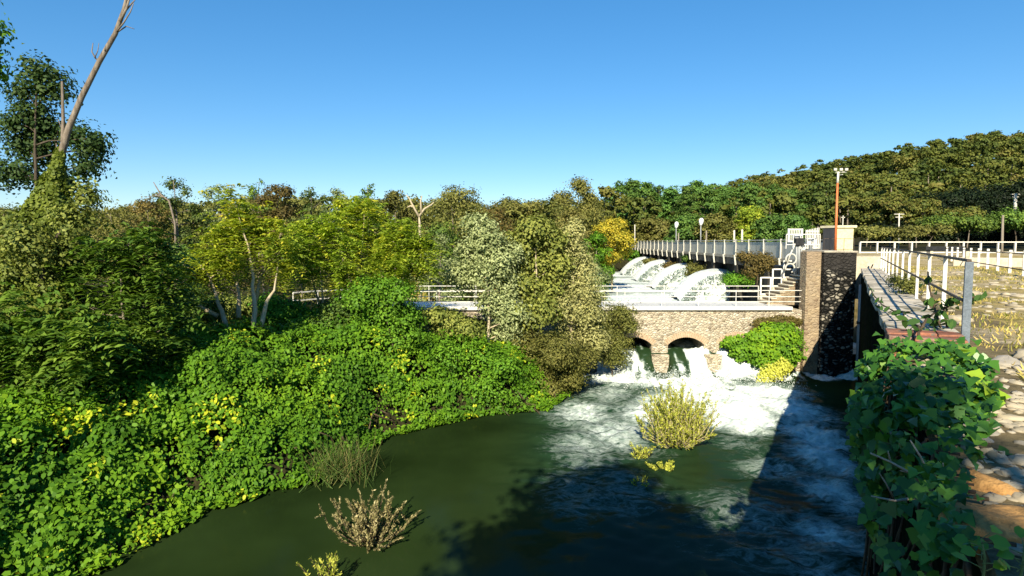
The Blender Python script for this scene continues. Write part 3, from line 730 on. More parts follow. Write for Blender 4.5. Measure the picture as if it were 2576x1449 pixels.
# footbridge
by0, by1 = 50, 160
t = thing('footbridge', (bridge_x(80), 80, 0), 'long grey footbridge with solid metal side panels above the sluices', 'footbridge')
DZ, PT = .05, 1.68
def bp(y, z, o=0): return Vector((float(bridge_x(y))+o, y, z))
MB().prism([(-.15, DZ-.25), (2.2, DZ-.25), (2.2, DZ), (-.15, DZ)], lambda p: bp(by0, p[1], p[0]), lambda p: bp(by1, p[1], p[0])).build('deck', M['concrete'], t)
for o in (.15, 1.9): MB().prism([(o-.1, DZ-1.0), (o+.1, DZ-1.0), (o+.1, DZ-.25), (o-.1, DZ-.25)], lambda p: bp(by0, p[1], p[0]), lambda p: bp(by1, p[1], p[0])).build('girder', M['girder'], t)
ys = np.arange(by0, by1+.1, 4.36)
for i, y in enumerate(ys):
    for o in (-.1,):
        mb = MB().box(bp(y, (PT+DZ)/2+.05, o-.06), (.12, .10, PT-DZ+.1)); mb.build('post', M['panel'], t)
        MB().add([bp(y-.05, DZ+.05, -.2), bp(y+.05, DZ+.05, -.2), bp(y+.05, DZ-1.05, -.05), bp(y-.05, DZ-1.05, -.05), bp(y-.05, DZ+.05, -.36), bp(y+.05, DZ+.05, -.36), bp(y+.05, DZ-1.05, -.22), bp(y-.05, DZ-1.05, -.22)],
                 [(0, 1, 2, 3), (7, 6, 5, 4), (0, 4, 5, 1), (1, 5, 6, 2), (2, 6, 7, 3), (3, 7, 4, 0)]).build('bracket', M['panel'], t)
    if i < len(ys)-1:
        y2 = ys[i+1]
        for o in (-.08, 2.15): MB().add([bp(y+.06, DZ+.02, o), bp(y2-.06, DZ+.02, o), bp(y2-.06, PT-.17, o), bp(y+.06, PT-.17, o), bp(y+.06, DZ+.02, o+.03), bp(y2-.06, DZ+.02, o+.03), bp(y2-.06, PT-.17, o+.03), bp(y+.06, PT-.17, o+.03)],
                 [(0, 3, 2, 1), (4, 5, 6, 7), (0, 1, 5, 4), (3, 7, 6, 2)]).build('side_panel', M['panel'], t)
for o in (-.12, 2.15): MB().bar(bp(by0, PT, o), bp(by1, PT, o), .08, .08).build('handrail', M['panel'], t)
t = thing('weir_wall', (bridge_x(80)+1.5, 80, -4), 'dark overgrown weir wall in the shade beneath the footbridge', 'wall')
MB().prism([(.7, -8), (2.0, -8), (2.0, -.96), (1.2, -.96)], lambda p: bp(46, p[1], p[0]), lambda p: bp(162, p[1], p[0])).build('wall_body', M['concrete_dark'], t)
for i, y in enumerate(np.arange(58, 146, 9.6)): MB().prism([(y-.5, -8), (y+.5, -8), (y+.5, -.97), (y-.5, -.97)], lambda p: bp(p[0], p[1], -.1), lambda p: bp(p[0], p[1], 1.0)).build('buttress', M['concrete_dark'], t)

# water jets
b = NB('falling_water'); co = b.coord((1, 1, 1)); at = b.n("Attribute"); at.attribute_name = 'foam'
st = b.noise(b.coord((.5, 5, .5)), 1.2, 5, .6)
fm = b.ramp(b.math('ADD', b.math('MULTIPLY', at.outputs["Fac"], .75), b.math('MULTIPLY', b.math('SUBTRACT', st, .2), .9)), [(.15, (.22, .29, .26)), (.42, (.36, .43, .40)), (.65, (.54, .58, .55)), (.9, (.74, .76, .73))])
M['jet'] = b.end(b.pbr(fm, .55, .25, 0, b.bump(b.noise(b.coord((.6, 4, .6)), 2.5, 6, .7), .9, .12)))
for (yj, zl), lab in zip(JET, ['most distant of the four white water jets under the footbridge, partly behind shrubs', 'second farthest of the four arching white water jets', 'second nearest of the four arching white water jets, between two shrubs', 'nearest and largest arching white water jet, right above the walkway railing']):
    Wj, n, k = 6.0, 40, 26; DR = 3.25; b0 = bp(yj, 0)
    def arc(f): return 1.0-6.6*f+.5*f**3, zl-DR*(f**2.3)+.55*f*(1-f)
    V, A = [], []
    for i in range(n+1):
        f = i/n; x, z = arc(f)
        for j in range(k+1):
            u = j/k*2-1
            q = Vector((x, u*Wj/2*(1+.10*f), z+.45*(1-u*u)-.18*f*abs(u)**3))
            q += Vector((.25, 0, .4))*float(fbm([i*.12+yj], [j*.55], seed=7)[0]-.5)*(.25+1.1*f)
            V.append(b0+q); A.append(min(1, .34+f*.7+abs(u)**4*.4))
    mb = MB().add(V, [(i*(k+1)+j, i*(k+1)+j+1, (i+1)*(k+1)+j+1, (i+1)*(k+1)+j) for i in range(n) for j in range(k)], True)
    jt = thing('water_jet', bp(yj, zl, -2), lab, 'water jet')
    o = mb.build('water_sheet', M['jet'], jt)
    at_ = o.data.attributes.new('foam', 'FLOAT', 'POINT'); at_.data.foreach_set('value', np.array(A, np.float32))
    V, A = [], []; n2, k2 = 56, 30        # broken curtain hanging from the near edge
    for i in range(n2+1):
        f = i/n2; x, z = arc(f)
        for j in range(k2+1):
            g = j/k2; zz = z-.06-(z+5.6)*g
            no = float(fbm([x*2.2+yj], [zz*1.6], seed=17, o=4)[0]-.5); no2 = float(vnoise([x*7+yj], [zz*5], seed=18)[0]-.5)
            V.append(b0+Vector((x+.5*no*g, -Wj/2*(1+.10*f)-.05-.35*g*(1-g)-1.5*no*min(1, g*3)-.22*no2*min(1, g*4), zz))); A.append(max(0, min(1, .62+1.5*no+.7*no2)))
    mb = MB().add(V, [(i*(k2+1)+j, i*(k2+1)+j+1, (i+1)*(k2+1)+j+1, (i+1)*(k2+1)+j) for i in range(n2) for j in range(k2)], False)
    o = mb.build('spray_curtain', M['jet'], jt)
    at_ = o.data.attributes.new('foam', 'FLOAT', 'POINT'); at_.data.foreach_set('value', np.array(A, np.float32))
    rg = np.random.default_rng(int(yj)); m = 1800
    f = rg.random(m)**.7; PX = 1.0-6.6*f+.5*f**3+rg.normal(size=m)*.2; PZ = zl-DR*f**2.3+.5*f*(1-f)-np.abs(rg.normal(size=m))*(.2+1.0*f)
    PY = -Wj/2*(1+.12*f)+rg.normal(size=m)*.22-.15*f
    P = np.stack([PX+b0.x, PY+b0.y, PZ], 1); P = P[P[:, 2] > -5.6]
    me = leaf_mesh('spray', P, rg.normal(size=P.shape), rg.uniform(.08, .26, len(P)), rg.uniform(.06, .16, len(P)), rg.random(len(P)), rg, None, OV)
    link('spray', me, M['jet'], jt)

M['jet_drop'] = noisy('water_drops', (.6, .65, .63), (.82, .84, .82), 3, .6, 0, .2)
# lamps and posts along the footbridge
def lamp(x, yt, yb, Y, lab):
    a, c = atY(x, yb, Y), atY(x, yt, Y)
    t = thing('street_lamp', a, lab, 'street lamp')
    MB().tube([a-Vector((0, 0, 1)), c], [.09, .06], 7).build('pole', M['grey_metal'], t)
    MB().tube([c+Vector((0, 0, -.12)), c+Vector((.02, 0, .12)), c+Vector((.05, 0, .5)), c+Vector((.08, 0, .85)), c+Vector((.1, 0, .98))], [.09, .22, .34, .28, .08], 10).build('lamp_head', M['lamp'], t)
lamp(1701, 573, 607, 100, 'white headed street lamp behind the footbridge, left of the taller one')
lamp(1763, 566, 606, 88, 'tallest white headed street lamp behind the middle of the footbridge')
for x, yt, yb, Y, mm, lab in ((1847, 579, 605, 74, 'conc_pole', 'pale slim post behind the footbridge, left one of a pair'), (1867, 577, 604, 72, 'conc_pole', 'pale slim post behind the footbridge, right one of a pair'),
                          (1777, 580, 606, 86, 'wood_pole', 'short dull post just right of the tallest street lamp'), (1707, 586, 608, 98, 'wood_pole', 'short dull post right of the second street lamp'), (1597, 565, 612, 140, 'conc_pole', 'grey pole at the far end of the footbridge')):
    a, c = atY(x, yb, Y), atY(x, yt, Y)
    tag(MB().tube([a-Vector((0, 0, 1)), c], [.13, .1], 7).build('post', M[mm]), lab, 'post')

# railings on the right bank
railing('bank_railing', 'long bank railing with brown rails and thick end post tinted grey-blue as tree shade above the shaded wall', 'railing', [wl(11.15+i*2.62, .93, -.05) for i in range(12)], 1.25, (M['post_shade'], M['white']), M['rust_rail'], (1.0, .53), .066, .04, ends=1.6)
railing('bank_railing', 'pale railing across the stony strip, running parallel to the nearer railing', 'railing', [wl(20.5+i*2.75, 6.1, 0) for i in range(15)], 1.12, M['white'], M['rust_rail'], (.88, .25), .12, .05)
f0, f1 = atY(2163, 628, 60), atY(2640, 628, 60)
railing('far_fence', 'white two-rail fence crossing the far edge of the stony ground', 'fence', [(f0.x+(f1.x-f0.x)*k/11, 60, gz1(40, 60)-.05) for k in range(12)], 1.08, M['white'], M['white'], (1.0, .12), .16, .10)
k0, k1 = wl(48, 5.2, .25), wl(46, 26, .25)
t = tag(MB().bar(k0, k1, .5, .55).build('kerb_wall', M['concrete_pale'], None, .03), 'low pale concrete kerb wall behind the parallel railing', 'kerb wall')
bq = atY(2385, 617, 52); 
t = thing('bench', (bq.x, 52, .3), 'low dark bench with pale end supports beyond the kerb wall', 'bench')
MB().box((bq.x, 52, .78), (3.3, .5, .12)).build('seat', M['black'], t, .02); MB().box((bq.x, 52.3, .98), (3.3, .08, .3)).build('backrest', M['black'], t, .02)
for d in (-1.5, 1.5): MB().box((bq.x+d, 52, .45), (.25, .5, .58)).build('leg', M['concrete_pale'], t)
def upole(x, yt, yb, Y, mm, lab, arms=True, r=.13):
    a, c = atY(x, yb, Y), atY(x, yt, Y); t = thing('utility_pole', a, lab, 'pole')
    MB().tube([a-Vector((0, 0, 3)), c], [r*1.25, r], 8).build('pole', M[mm], t)
    if arms:
        mb = MB()
        for z in (-.1, -.55): mb.box(c+Vector((0, 0, z)), (1.5 if z > -.3 else 1.1, .1, .1))
        mb.build('crossarm', M[mm], t)
upole(2555, 487, 530, 105, 'conc_pole', 'pale concrete pole with double crossarm above the hedge at the right edge', r=.22)
upole(2523, 541, 625, 62, 'wood_pole', 'plain weathered pole without arms behind the far fence', False, .10)
upole(2262, 537, 596, 95, 'conc_pole', 'thin pole with a small pale head at the foot of the wooded hill', True, .09)
# ================================================================== vegetation
def ground_at(x, Y, dz=0):
    """picture column x at depth Y, standing on the terrain"""
    X = atY(x, 600, Y).x
    return Vector((X, Y, gz1(X, Y)+dz))
# --- creeper on the left bank
def vine_surface(x, y):
    d = np.interp(y, shy, shx)-x
    top = np.interp(y, [5, 14, 18, 20, 24, 27, 30, 33], [3.1, 3.3, 3.2, 3.7, 4.0, 3.9, 3.3, 2.4])
    h = WZ+.05+top*(1-np.exp(-np.maximum(d, 0)/1.9))
    h = h+(1.7*(fbm(x*.5, y*.5, seed=51)-.5)+1.0*(fbm(x*1.3, y*1.3, seed=52)-.5))*sst(.2, 2.5, d)
    return h, d
rng = np.random.default_rng(77)
n = 300000
Y = rng.uniform(7, 32.5, n); d = rng.random(n)**1.35*8.5-.55
X = np.interp(Y, shy, shx)-d
keep = (X > -.9*Y-2) ; X, Y, d = X[keep], Y[keep], d[keep]
e = .08
z, dd = vine_surface(X, Y); zx, _ = vine_surface(X+e, Y); zy, _ = vine_surface(X, Y+e)
N0 = unit(np.stack([-(zx-z)/e, -(zy-z)/e, np.ones_like(z)], 1))
off = rng.normal(size=len(X))*.13+.40*(fbm(X*2.6, Y*2.6, z*2.6, seed=61)-.5)*2-.05
P = np.stack([X, Y, z], 1)+N0*off[:, None]; P += rng.normal(size=P.shape)*.05
keep = P[:, 2] > WZ+.03+.1*rng.random(len(P)); 
lowf = fbm(X*.55, Y*.55, z*.55, seed=63)
hole = fbm(X*1.1, Y*1.1, z*1.1, seed=69, o=2)
keep &= rng.random(len(P)) < np.where(hole < .42, .12, 1)
tint = .30*rng.random(len(P))+.9*(lowf-.5)+.30
yel = (fbm(X*.9, Y*.9, z*.9, seed=66) > .645) & (dd < 4.5) & (rng.random(len(P)) < .34)
tint = np.clip(tint, 0, .74); tint[yel] = rng.uniform(.85, 1, yel.sum())
Nn = N0*.7+np.array([0, -.25, .45])+rng.normal(size=P.shape)*.42
P, Nn, tint = P[keep], Nn[keep], tint[keep]
sz = rng.uniform(.5, 1.3, len(P))*(.55+.95*fbm(P[:, 0]*.8, P[:, 1]*.8, P[:, 2]*.8, seed=68))
me = leaf_mesh('creeper_cover', P, Nn, .145*sz, .098*sz, tint, rng, np.array([0, -.3, -1.])+rng.normal(size=P.shape)*.6, OV)
tag(link('creeper_cover', me, M['vine']), 'bright green creeper with yellow leaf patches blanketing the left bank down to the water', 'creeper', kind='stuff')
# dark soil and stems under it
mb = MB()
for i in range(70):
    y = rng.uniform(13, 31); x = float(np.interp(y, shy, shx)); p = Vector((x-rng.uniform(-.05, .6), y, WZ+.02)); pts = [p+Vector((rng.uniform(.1, .6), rng.uniform(-.6, .2), -.15))]
    for k in range(5):
        p = p+Vector((-rng.uniform(-.1, .4), rng.normal()*.35, rng.uniform(.0, .35))); pts.append(p)
    mb.tube(pts, [.012+.02*rng.random()]*6, 4)
tag(mb.build('bank_roots', M['vine_stem']), 'tangled brown roots and stems along the water edge of the left bank', 'roots', kind='stuff')

# --- leaning dead tree and its ivy
def pathY(pts, Y): return [atY(x, y, Y) for x, y in pts]
DY = 21.0
db = ground_at(112, DY)
t = thing('dead_tree', db, 'tall bare dead tree leaning right, its lower trunk thickly wrapped in ivy', 'dead tree')
tp = [db-Vector((0, 0, .5))]+pathY([(118, 700), (128, 560), (140, 450), (152, 395), (172, 325), (205, 245), (250, 155), (290, 85), (312, 25), (326, -30), (334, -90)], DY)
mb = MB().tube(tp, [.20, .18, .16, .145, .12, .10, .088, .08, .074, .065, .05, .035], 10)
mb.build('trunk', M['bark_grey'], t)
mb = MB()
for pts, r in (([(155, 440), (157, 380), (159, 300), (156, 205)], .085), ([(250, 155), (240, 146), (231, 130), (234, 108)], .03), ([(238, 146), (246, 128), (249, 108)], .018), ([(264, 128), (266, 112)], .025), ([(293, 82), (318, 66), (338, 73)], .026), ([(293, 80), (312, 56), (328, 30), (336, 8)], .03),
               ([(302, 55), (318, 22), (330, -20)], .05), ([(306, 40), (332, 8), (340, 0)], .03), ([(150, 400), (143, 380), (141, 360)], .03), ([(158, 330), (146, 300)], .02)):
    MB().tube(pathY(pts, DY+rng.uniform(-.1, .1)), [r*(1-.6*i/(len(pts)-1)) for i in range(len(pts))], 6).build('broken_branch', M['bark_grey'], t)
m = 34000
f = rng.random(m)**1.25; yy = 385+f*430
cxp = np.interp(yy, [385, 440, 500, 560, 640, 700, 820], [152, 142, 126, 118, 108, 102, 100]); wd = np.interp(yy, [385, 410, 450, 500, 560, 640, 700, 820], [10, 14, 24, 42, 60, 80, 110, 140])
th = rng.uniform(0, 2*math.pi, m); k = rng.random(m)**.3*(.30+1.3*fbm(th*1.6, yy*.035, seed=71))
c0 = np.array([atY(0, 0, DY).x*0]*3)
sc = DY/F/2.515625
cp = np.array([list(atY(a, b_, DY)) for a, b_ in zip(cxp[:400], yy[:400])])
lx = (cxp/2.515625-CX)/F*DY/(math.cos(PITCH)+(CY-yy/2.515625)/F*math.sin(PITCH))
zz = np.interp(yy, np.linspace(385, 820, 50), [atY(120, q, DY).z for q in np.linspace(385, 820, 50)])
rad = wd*sc*k
P = np.stack([lx+np.cos(th)*rad, DY+np.sin(th)*rad*.9, zz+rng.normal(size=m)*.06], 1)
Nn = np.stack([np.cos(th), np.sin(th), .35+0*th], 1)+rng.normal(size=P.shape)*.5
me = leaf_mesh('ivy', P, Nn, .13*rng.uniform(.6, 1.2, m), .12*rng.uniform(.6, 1.2, m), rng.random(m)*.6+.4*fbm(P[:, 0], P[:, 1], P[:, 2]*1.5, seed=9), rng, None, OV)
link('ivy', me, M['ivy_trunk'], t)

# --- picture-shaped crowns: lobes given as (x, y, halfwidth, halfheight) in picture units at depth Y
def plobes(base, Y, lst, depth=1.0, rng=None):
    out = []
    for x, y, hw, hh in lst:
        dy = 0 if rng is None else rng.normal()*hw*.35
        s = Y/F/2.515625
        c = atY(x, y, Y+dy*s*1.0)
        out.append((c.x-base.x, c.y-base.y, c.z-base.z, hw*s, hw*s*depth, hh*s))
    return out
def ptree(name, label, cat, x, Y, lst, leafm, bark, seed, **kw):
    b_ = ground_at(x, Y); r = np.random.default_rng(seed+1000)
    stems = kw.pop('pstems', None)
    if stems: kw['stems'] = [[atY(px_, py_, Y+o)-b_ for px_, py_ in st] for o, st in zip(np.linspace(-.5, .5, len(stems)), stems)]
    return make_tree(name, label, cat, b_, plobes(b_, Y, lst, kw.pop('depth', 1.0), r), leafm, bark, seed, **kw)

ptree('leafy_tree', 'tall blue-green leafy tree standing behind the leaning dead trunk', 'tree', 95, 31,
      [(95, 190, 45, 50), (60, 235, 40, 45), (130, 235, 42, 45), (40, 310, 40, 50), (90, 300, 50, 55), (60, 370, 50, 45), (110, 380, 50, 50), (180, 340, 38, 40), (225, 380, 40, 40), (205, 420, 45, 30), (20, 440, 40, 40), (60, 440, 50, 40), (170, 470, 45, 40), (120, 330, 40, 40), (150, 200, 25, 25), (240, 350, 28, 20)],
      M['bluegreen_leaf'], M['bark_dark'], 3, tr=.12, ncl=400, per=30, cr=.44, leaf=(.19, .12), shell=1.4, under=.7, tintsh=-.38, pstems=[[(95, 760), (92, 560), (90, 400), (88, 300), (92, 200)]])
ptree('leafy_tree', 'sparse tree at the left edge of which only hanging branch ends show', 'tree', -75, 13.5,
      [(-40, 95, 38, 20), (-45, 150, 36, 22), (-20, 75, 28, 12), (-38, 182, 40, 14), (-90, 120, 60, 60), (-120, 20, 80, 60)],
      M['bright_leaf'], M['bark_dark'], 4, tr=.16, ncl=230, per=24, cr=.22, leaf=(.11, .07), under=.6)
# mass of scrub round the ivy trunk
ptree('scrub_tree', 'olive ivy-hung scrub tree at the foot of the dead trunk, far left', 'tree', 40, 20,
      [(20, 580, 60, 50), (70, 620, 60, 60), (20, 690, 70, 60), (100, 700, 70, 60), (30, 790, 75, 60), (110, 790, 60, 55), (0, 870, 70, 45), (190, 560, 45, 50), (210, 500, 30, 40), (180, 640, 50, 50)],
      M['locust_dull'], M['bark_dark'], 6, tr=.12, ncl=520, per=34, cr=.30, leaf=(.12, .085), shell=3.2, tintsh=-.05)
FR = dict(pairs=6, ln=.72, lw=.27, lt=.10, droop=.45)
ptree('pinnate_tree', 'dark green tree with long drooping pinnate leaves, right of the ivy trunk', 'tree', 300, 20.5,
      [(290, 620, 70, 40), (370, 640, 55, 40), (320, 690, 60, 45), (250, 700, 55, 50), (390, 700, 45, 40), (330, 760, 65, 45), (250, 790, 60, 45), (400, 780, 50, 45), (310, 840, 70, 40), (200, 850, 60, 40), (420, 850, 50, 35), (130, 850, 50, 40)],
      M['pinnate'], M['bark_grey'], 7, tr=.10, ncl=240, per=2.6, cr=.38, frond=FR, shell=2.6, under=.6, pstems=[[(300, 930), (310, 800), (300, 660)], [(310, 930), (360, 800), (375, 680)], [(290, 930), (240, 820), (235, 720)]])
ptree('pinnate_tree', 'low dark pinnate bush overhanging the creeper at the left edge', 'bush', 160, 17.5,
      [(60, 850, 70, 40), (160, 850, 60, 45), (20, 900, 60, 35), (120, 900, 60, 35), (230, 880, 50, 35), (40, 790, 50, 40)],
      M['pinnate'], M['bark_grey'], 8, tr=.06, ncl=160, per=2.6, cr=.34, frond=FR, shell=2.6, under=.6, tintsh=.1)
# yellow-green locusts with pale stems
FL = dict(pairs=5, ln=.52, lw=.21, lt=.085, droop=.5)
ptree('locust_tree', 'yellow-green tree with several pale bare stems rising from the creeper', 'tree', 625, 24.5,
      [(600, 560, 55, 35), (655, 590, 55, 38), (570, 610, 50, 35), (620, 640, 55, 35), (690, 640, 40, 35), (520, 660, 50, 32), (560, 680, 45, 30), (700, 680, 40, 25), (480, 690, 40, 30), (600, 580, 50, 40), (590, 515, 28, 25), (700, 600, 30, 28)],
      M['locust'], M['bark_pale'], 9, tr=.14, ncl=300, per=2.8, cr=.36, frond=FL, shell=2.6, under=.5, limbs=True,
      pstems=[[(641, 825), (640, 760), (636, 700), (625, 620), (605, 560)], [(655, 825), (668, 770), (690, 730), (700, 660)], [(573, 825), (550, 760), (530, 700), (500, 660)], [(600, 800), (602, 740), (590, 690), (560, 620)], [(548, 795), (500, 770), (460, 755)], [(636, 770), (655, 700), (690, 640)], [(530, 720), (490, 690), (455, 660)]])
ptree('locust_tree', 'yellow-green tree above the short white path rail, left of the tall thin one', 'tree', 812, 28.5,
      [(780, 590, 45, 32), (840, 600, 45, 34), (800, 640, 50, 34), (860, 650, 40, 32), (770, 680, 42, 28), (830, 690, 45, 30), (760, 640, 35, 30), (870, 700, 35, 30), (810, 560, 30, 22)],
      M['locust'], M['bark_pale'], 10, tr=.09, ncl=240, per=2.8, cr=.36, frond=FL, shell=2.6, under=.5, tintsh=-.08,
      pstems=[[(813, 830), (812, 760), (808, 690), (800, 600)], [(813, 790), (850, 740), (862, 650)], [(812, 800), (790, 720), (770, 640)]])
ptree('locust_tree', 'tallest yellow-green tree, thin with a bare pale trunk high above the bright bush', 'tree', 910, 30,
      [(905, 530, 48, 26), (940, 560, 35, 28), (880, 560, 36, 28), (900, 600, 40, 30), (950, 610, 40, 35), (1000, 580, 35, 30), (930, 650, 40, 30), (870, 520, 25, 18)],
      M['locust'], M['bark_pale'], 11, tr=.09, ncl=200, per=2.8, cr=.35, frond=FL, shell=2.2, under=.5,
      pstems=[[(905, 800), (903, 700), (912, 610), (916, 540)], [(905, 740), (930, 640), (945, 560)]])
ptree('locust_tree', 'lime green tree with reddish stems, left of the grey-green poplar', 'tree', 1025, 28.5,
      [(1010, 620, 50, 35), (1055, 640, 40, 35), (970, 650, 40, 32), (1020, 670, 50, 32), (1065, 690, 30, 28), (960, 700, 40, 28), (1000, 590, 30, 22)],
      M['locust'], M['bark_pale'], 12, tr=.08, ncl=240, per=2.8, cr=.35, frond=FL, shell=2.2, under=.5, tintsh=-.12, pstems=[[(1010, 800), (1012, 720), (1018, 640)], [(1010, 760), (1050, 700), (1055, 640)]])
ptree('fresh_bush', 'rounded vivid green bush in the middle of the bank', 'bush', 985, 26.5,
      [(950, 730, 60, 40), (1000, 745, 48, 45), (905, 760, 50, 40), (970, 790, 75, 50), (1025, 805, 45, 40), (920, 820, 60, 40), (1000, 845, 80, 45)],
      M['bright_leaf'], M['bark_dark'], 13, tr=.07, ncl=330, per=42, cr=.32, leaf=(.12, .08), shell=3.2, tintsh=.05)
for i, (x, Y_, lst, mm, lab) in enumerate([
    (500, 27, [(480, 770, 50, 35), (530, 780, 45, 32), (440, 790, 45, 35), (500, 810, 60, 35)], 'dark_leaf', 'dark green undergrowth left of the pale bare stems'),
    (590, 31, [(560, 770, 45, 30), (610, 775, 45, 28), (590, 795, 60, 30)], 'locust_dull', 'olive undergrowth just behind the pale bare stems'),
    (700, 29, [(680, 775, 45, 30), (735, 785, 45, 28), (710, 805, 65, 30)], 'bright_leaf', 'green undergrowth below the left end of the short path rail'),
    (790, 29, [(770, 800, 50, 24), (830, 795, 50, 26), (800, 815, 70, 28)], 'bright_leaf', 'green undergrowth below the middle of the short path rail'),
    (860, 27.5, [(850, 785, 45, 34), (880, 800, 50, 35), (840, 820, 60, 30)], 'dark_leaf', 'dark green undergrowth left of the rounded vivid bush'),
    (400, 24.5, [(390, 820, 50, 35), (440, 840, 50, 35), (360, 850, 50, 35)], 'dark_leaf', 'dark undergrowth where the creeper meets the pinnate tree'),
    (1110, 28.5, [(1090, 800, 40, 25), (1130, 815, 45, 28), (1170, 830, 45, 25)], 'locust_dull', 'olive undergrowth between the vivid bush and the silvery poplar')]):
    ptree('undergrowth_shrub', lab, 'shrub', x, Y_, lst, M[mm], M['vine_stem'], 60+i, tr=.04, ncl=170, per=34, cr=.32, leaf=(.14, .09), shell=2.8, under=.5, tintsh=.05)
# silvery trees before the walkway
ptree('poplar', 'silvery grey-green poplar with pointed top left of the walkway wall', 'tree', 1228, 30.5,
      [(1205, 575, 38, 36), (1225, 620, 50, 40), (1190, 640, 42, 42), (1255, 660, 48, 42), (1160, 690, 45, 40), (1220, 700, 55, 40), (1270, 720, 45, 40), (1250, 770, 50, 40), (1290, 640, 30, 35), (1290, 800, 45, 45), (1275, 840, 40, 35)],
      M['grey_leaf'], M['bark_pale'], 14, tr=.11, ncl=640, per=40, cr=.36, leaf=(.14, .085), shell=2.6, under=.5, tintsh=.08, pstems=[[(1229, 880), (1230, 800), (1222, 700), (1207, 560)], [(1230, 810), (1262, 760), (1262, 660)]])
ptree('leafy_tree', 'dark green rounded tree between the silvery poplar and the tan willow', 'tree', 1340, 31.5,
      [(1345, 585, 48, 34), (1310, 620, 45, 38), (1385, 610, 40, 36), (1340, 660, 60, 40), (1400, 670, 40, 40), (1320, 720, 55, 40), (1380, 740, 50, 40), (1350, 790, 60, 45)],
      M['locust_dull'], M['bark_pale'], 15, tr=.11, ncl=520, per=40, cr=.36, leaf=(.17, .12), shell=2.3, under=.5, tintsh=.12, pstems=[[(1335, 890), (1338, 790), (1350, 700), (1345, 590)]])
ptree('willow_tree', 'tan and silver willow with upright top, nearest to the rubble wall', 'tree', 1440, 32,
      [(1445, 590, 30, 34), (1435, 640, 42, 40), (1465, 680, 38, 42), (1420, 700, 45, 40), (1460, 740, 48, 42), (1410, 780, 55, 45), (1475, 800, 45, 42), (1440, 850, 60, 42), (1490, 860, 40, 40)],
      M['dry_leaf'], M['bark_pale'], 16, tr=.10, ncl=640, per=40, cr=.35, leaf=(.15, .07), shell=2.4, under=.5, tintsh=.05)
ptree('shrub', 'olive-brown shrub overhanging the foam at the left end of the arches', 'shrub', 1400, 30,
      [(1330, 870, 55, 45), (1400, 880, 60, 45), (1460, 900, 45, 35), (1360, 930, 55, 40), (1420, 940, 55, 32), (1310, 960, 50, 35), (1370, 980, 50, 30), (1300, 1010, 45, 22), (1440, 955, 28, 22)],
      M['olive_leaf'], M['vine_stem'], 17, tr=.05, ncl=640, per=40, cr=.3, leaf=(.12, .06), shell=2.6, under=.7, tintsh=.08)
ptree('shrub', 'feathery brown-green shrub hanging over the leftmost arch', 'shrub', 1550, 34.3,
      [(1560, 790, 40, 26), (1530, 830, 45, 35), (1580, 820, 32, 28), (1555, 870, 38, 30), (1520, 890, 40, 28), (1550, 905, 32, 20), (1500, 810, 40, 38), (1490, 760, 35, 30)],
      M['olive_leaf'], M['vine_stem'], 18, tr=.05, ncl=480, per=40, cr=.3, leaf=(.12, .055), shell=2.6, under=.7, tintsh=0)
ptree('shrub', 'mid green shrub at the water line between creeper and brown shrub', 'shrub', 1180, 27.6,
      [(1120, 900, 60, 45), (1200, 900, 60, 40), (1260, 930, 55, 40), (1160, 960, 60, 40), (1230, 980, 60, 35), (1100, 980, 50, 35)],
      M['bright_leaf'], M['vine_stem'], 19, tr=.05, ncl=260, per=36, cr=.28, leaf=(.13, .08), shell=2.8, under=.6, tintsh=.1)

# --- second row and far tree line (left and centre)
def far(name, label, x, Y, yt, hw, kind, leafm, seed, bark='bark_grey', h0=.2, ncl=None, ll=None, **kw):
    b_ = ground_at(x, Y); H = atY(x, yt, Y).z-b_.z; Rr = 1.3*hw*Y/F/2.515625; h0 = h0 if kind == 'umbrella' else h0*.5
    r = np.random.default_rng(seed)
    lb = lobes_for(kind, H, Rr, r, H*h0)
    s = max(Y/F*1.9, .13) if ll is None else ll
    per = 26; nc = int((ncl or 260*max(.6, min(1.7, H*Rr/36)))*1.25)
    return make_tree(name, label, 'tree', b_, lb, M[leafm], M[bark], seed, tr=max(.12, H*.014), ncl=nc, per=per, cr=max(.32, Rr*.13), leaf=(s*1.1, s*.8), shell=kw.pop('shell', 2.3), under=.45, **kw)
far('scrub_tree', 'low yellowish scrub tree just right of the ivy trunk, below the skyline', 300, 44, 522, 85, 'round', 'olive_leaf', 101, tintsh=.25)
far('scrub_tree', 'low grey-green scrub at the far left behind the ivy trunk', 30, 48, 520, 90, 'round', 'olive_leaf', 102, tintsh=.1)
far('airy_tree', 'grey-green tree topping the left skyline, with a bare branch jutting from its left', 450, 62, 452, 62, 'airy', 'bluegreen_leaf', 103, tintsh=.15,)
far('airy_tree', 'see-through grey tree right of the one with the jutting bare branch', 560, 66, 462, 55, 'airy', 'grey_leaf', 104, tintsh=-.2, ncl=130)
far('airy_tree', 'dark tree with tufted top, left of the rust brown tree', 648, 62, 452, 48, 'airy', 'dark_leaf', 105, tintsh=.25, ncl=150)
far('airy_tree', 'rust brown tree with a bare lower trunk on the left skyline', 705, 56, 462, 62, 'umbrella', 'brown_leaf', 106, h0=.42)
far('airy_tree', 'thin grey tree just right of the rust brown tree', 785, 66, 474, 50, 'airy', 'bluegreen_leaf', 107, tintsh=.1, ncl=130)
far('airy_tree', 'airy grey tree behind the yellow-green trees, left of the plume shaped top', 850, 70, 472, 48, 'airy', 'grey_leaf', 108, tintsh=-.25, ncl=130)
far('airy_tree', 'tree with a plume shaped dark top above the tallest yellow-green tree', 925, 64, 462, 40, 'poplar', 'dark_leaf', 109, tintsh=.3, ncl=140)
far('round_tree', 'smooth domed green tree between the plume top and the bare forked tree', 992, 78, 480, 55, 'round', 'olive_leaf', 110, tintsh=-.05)
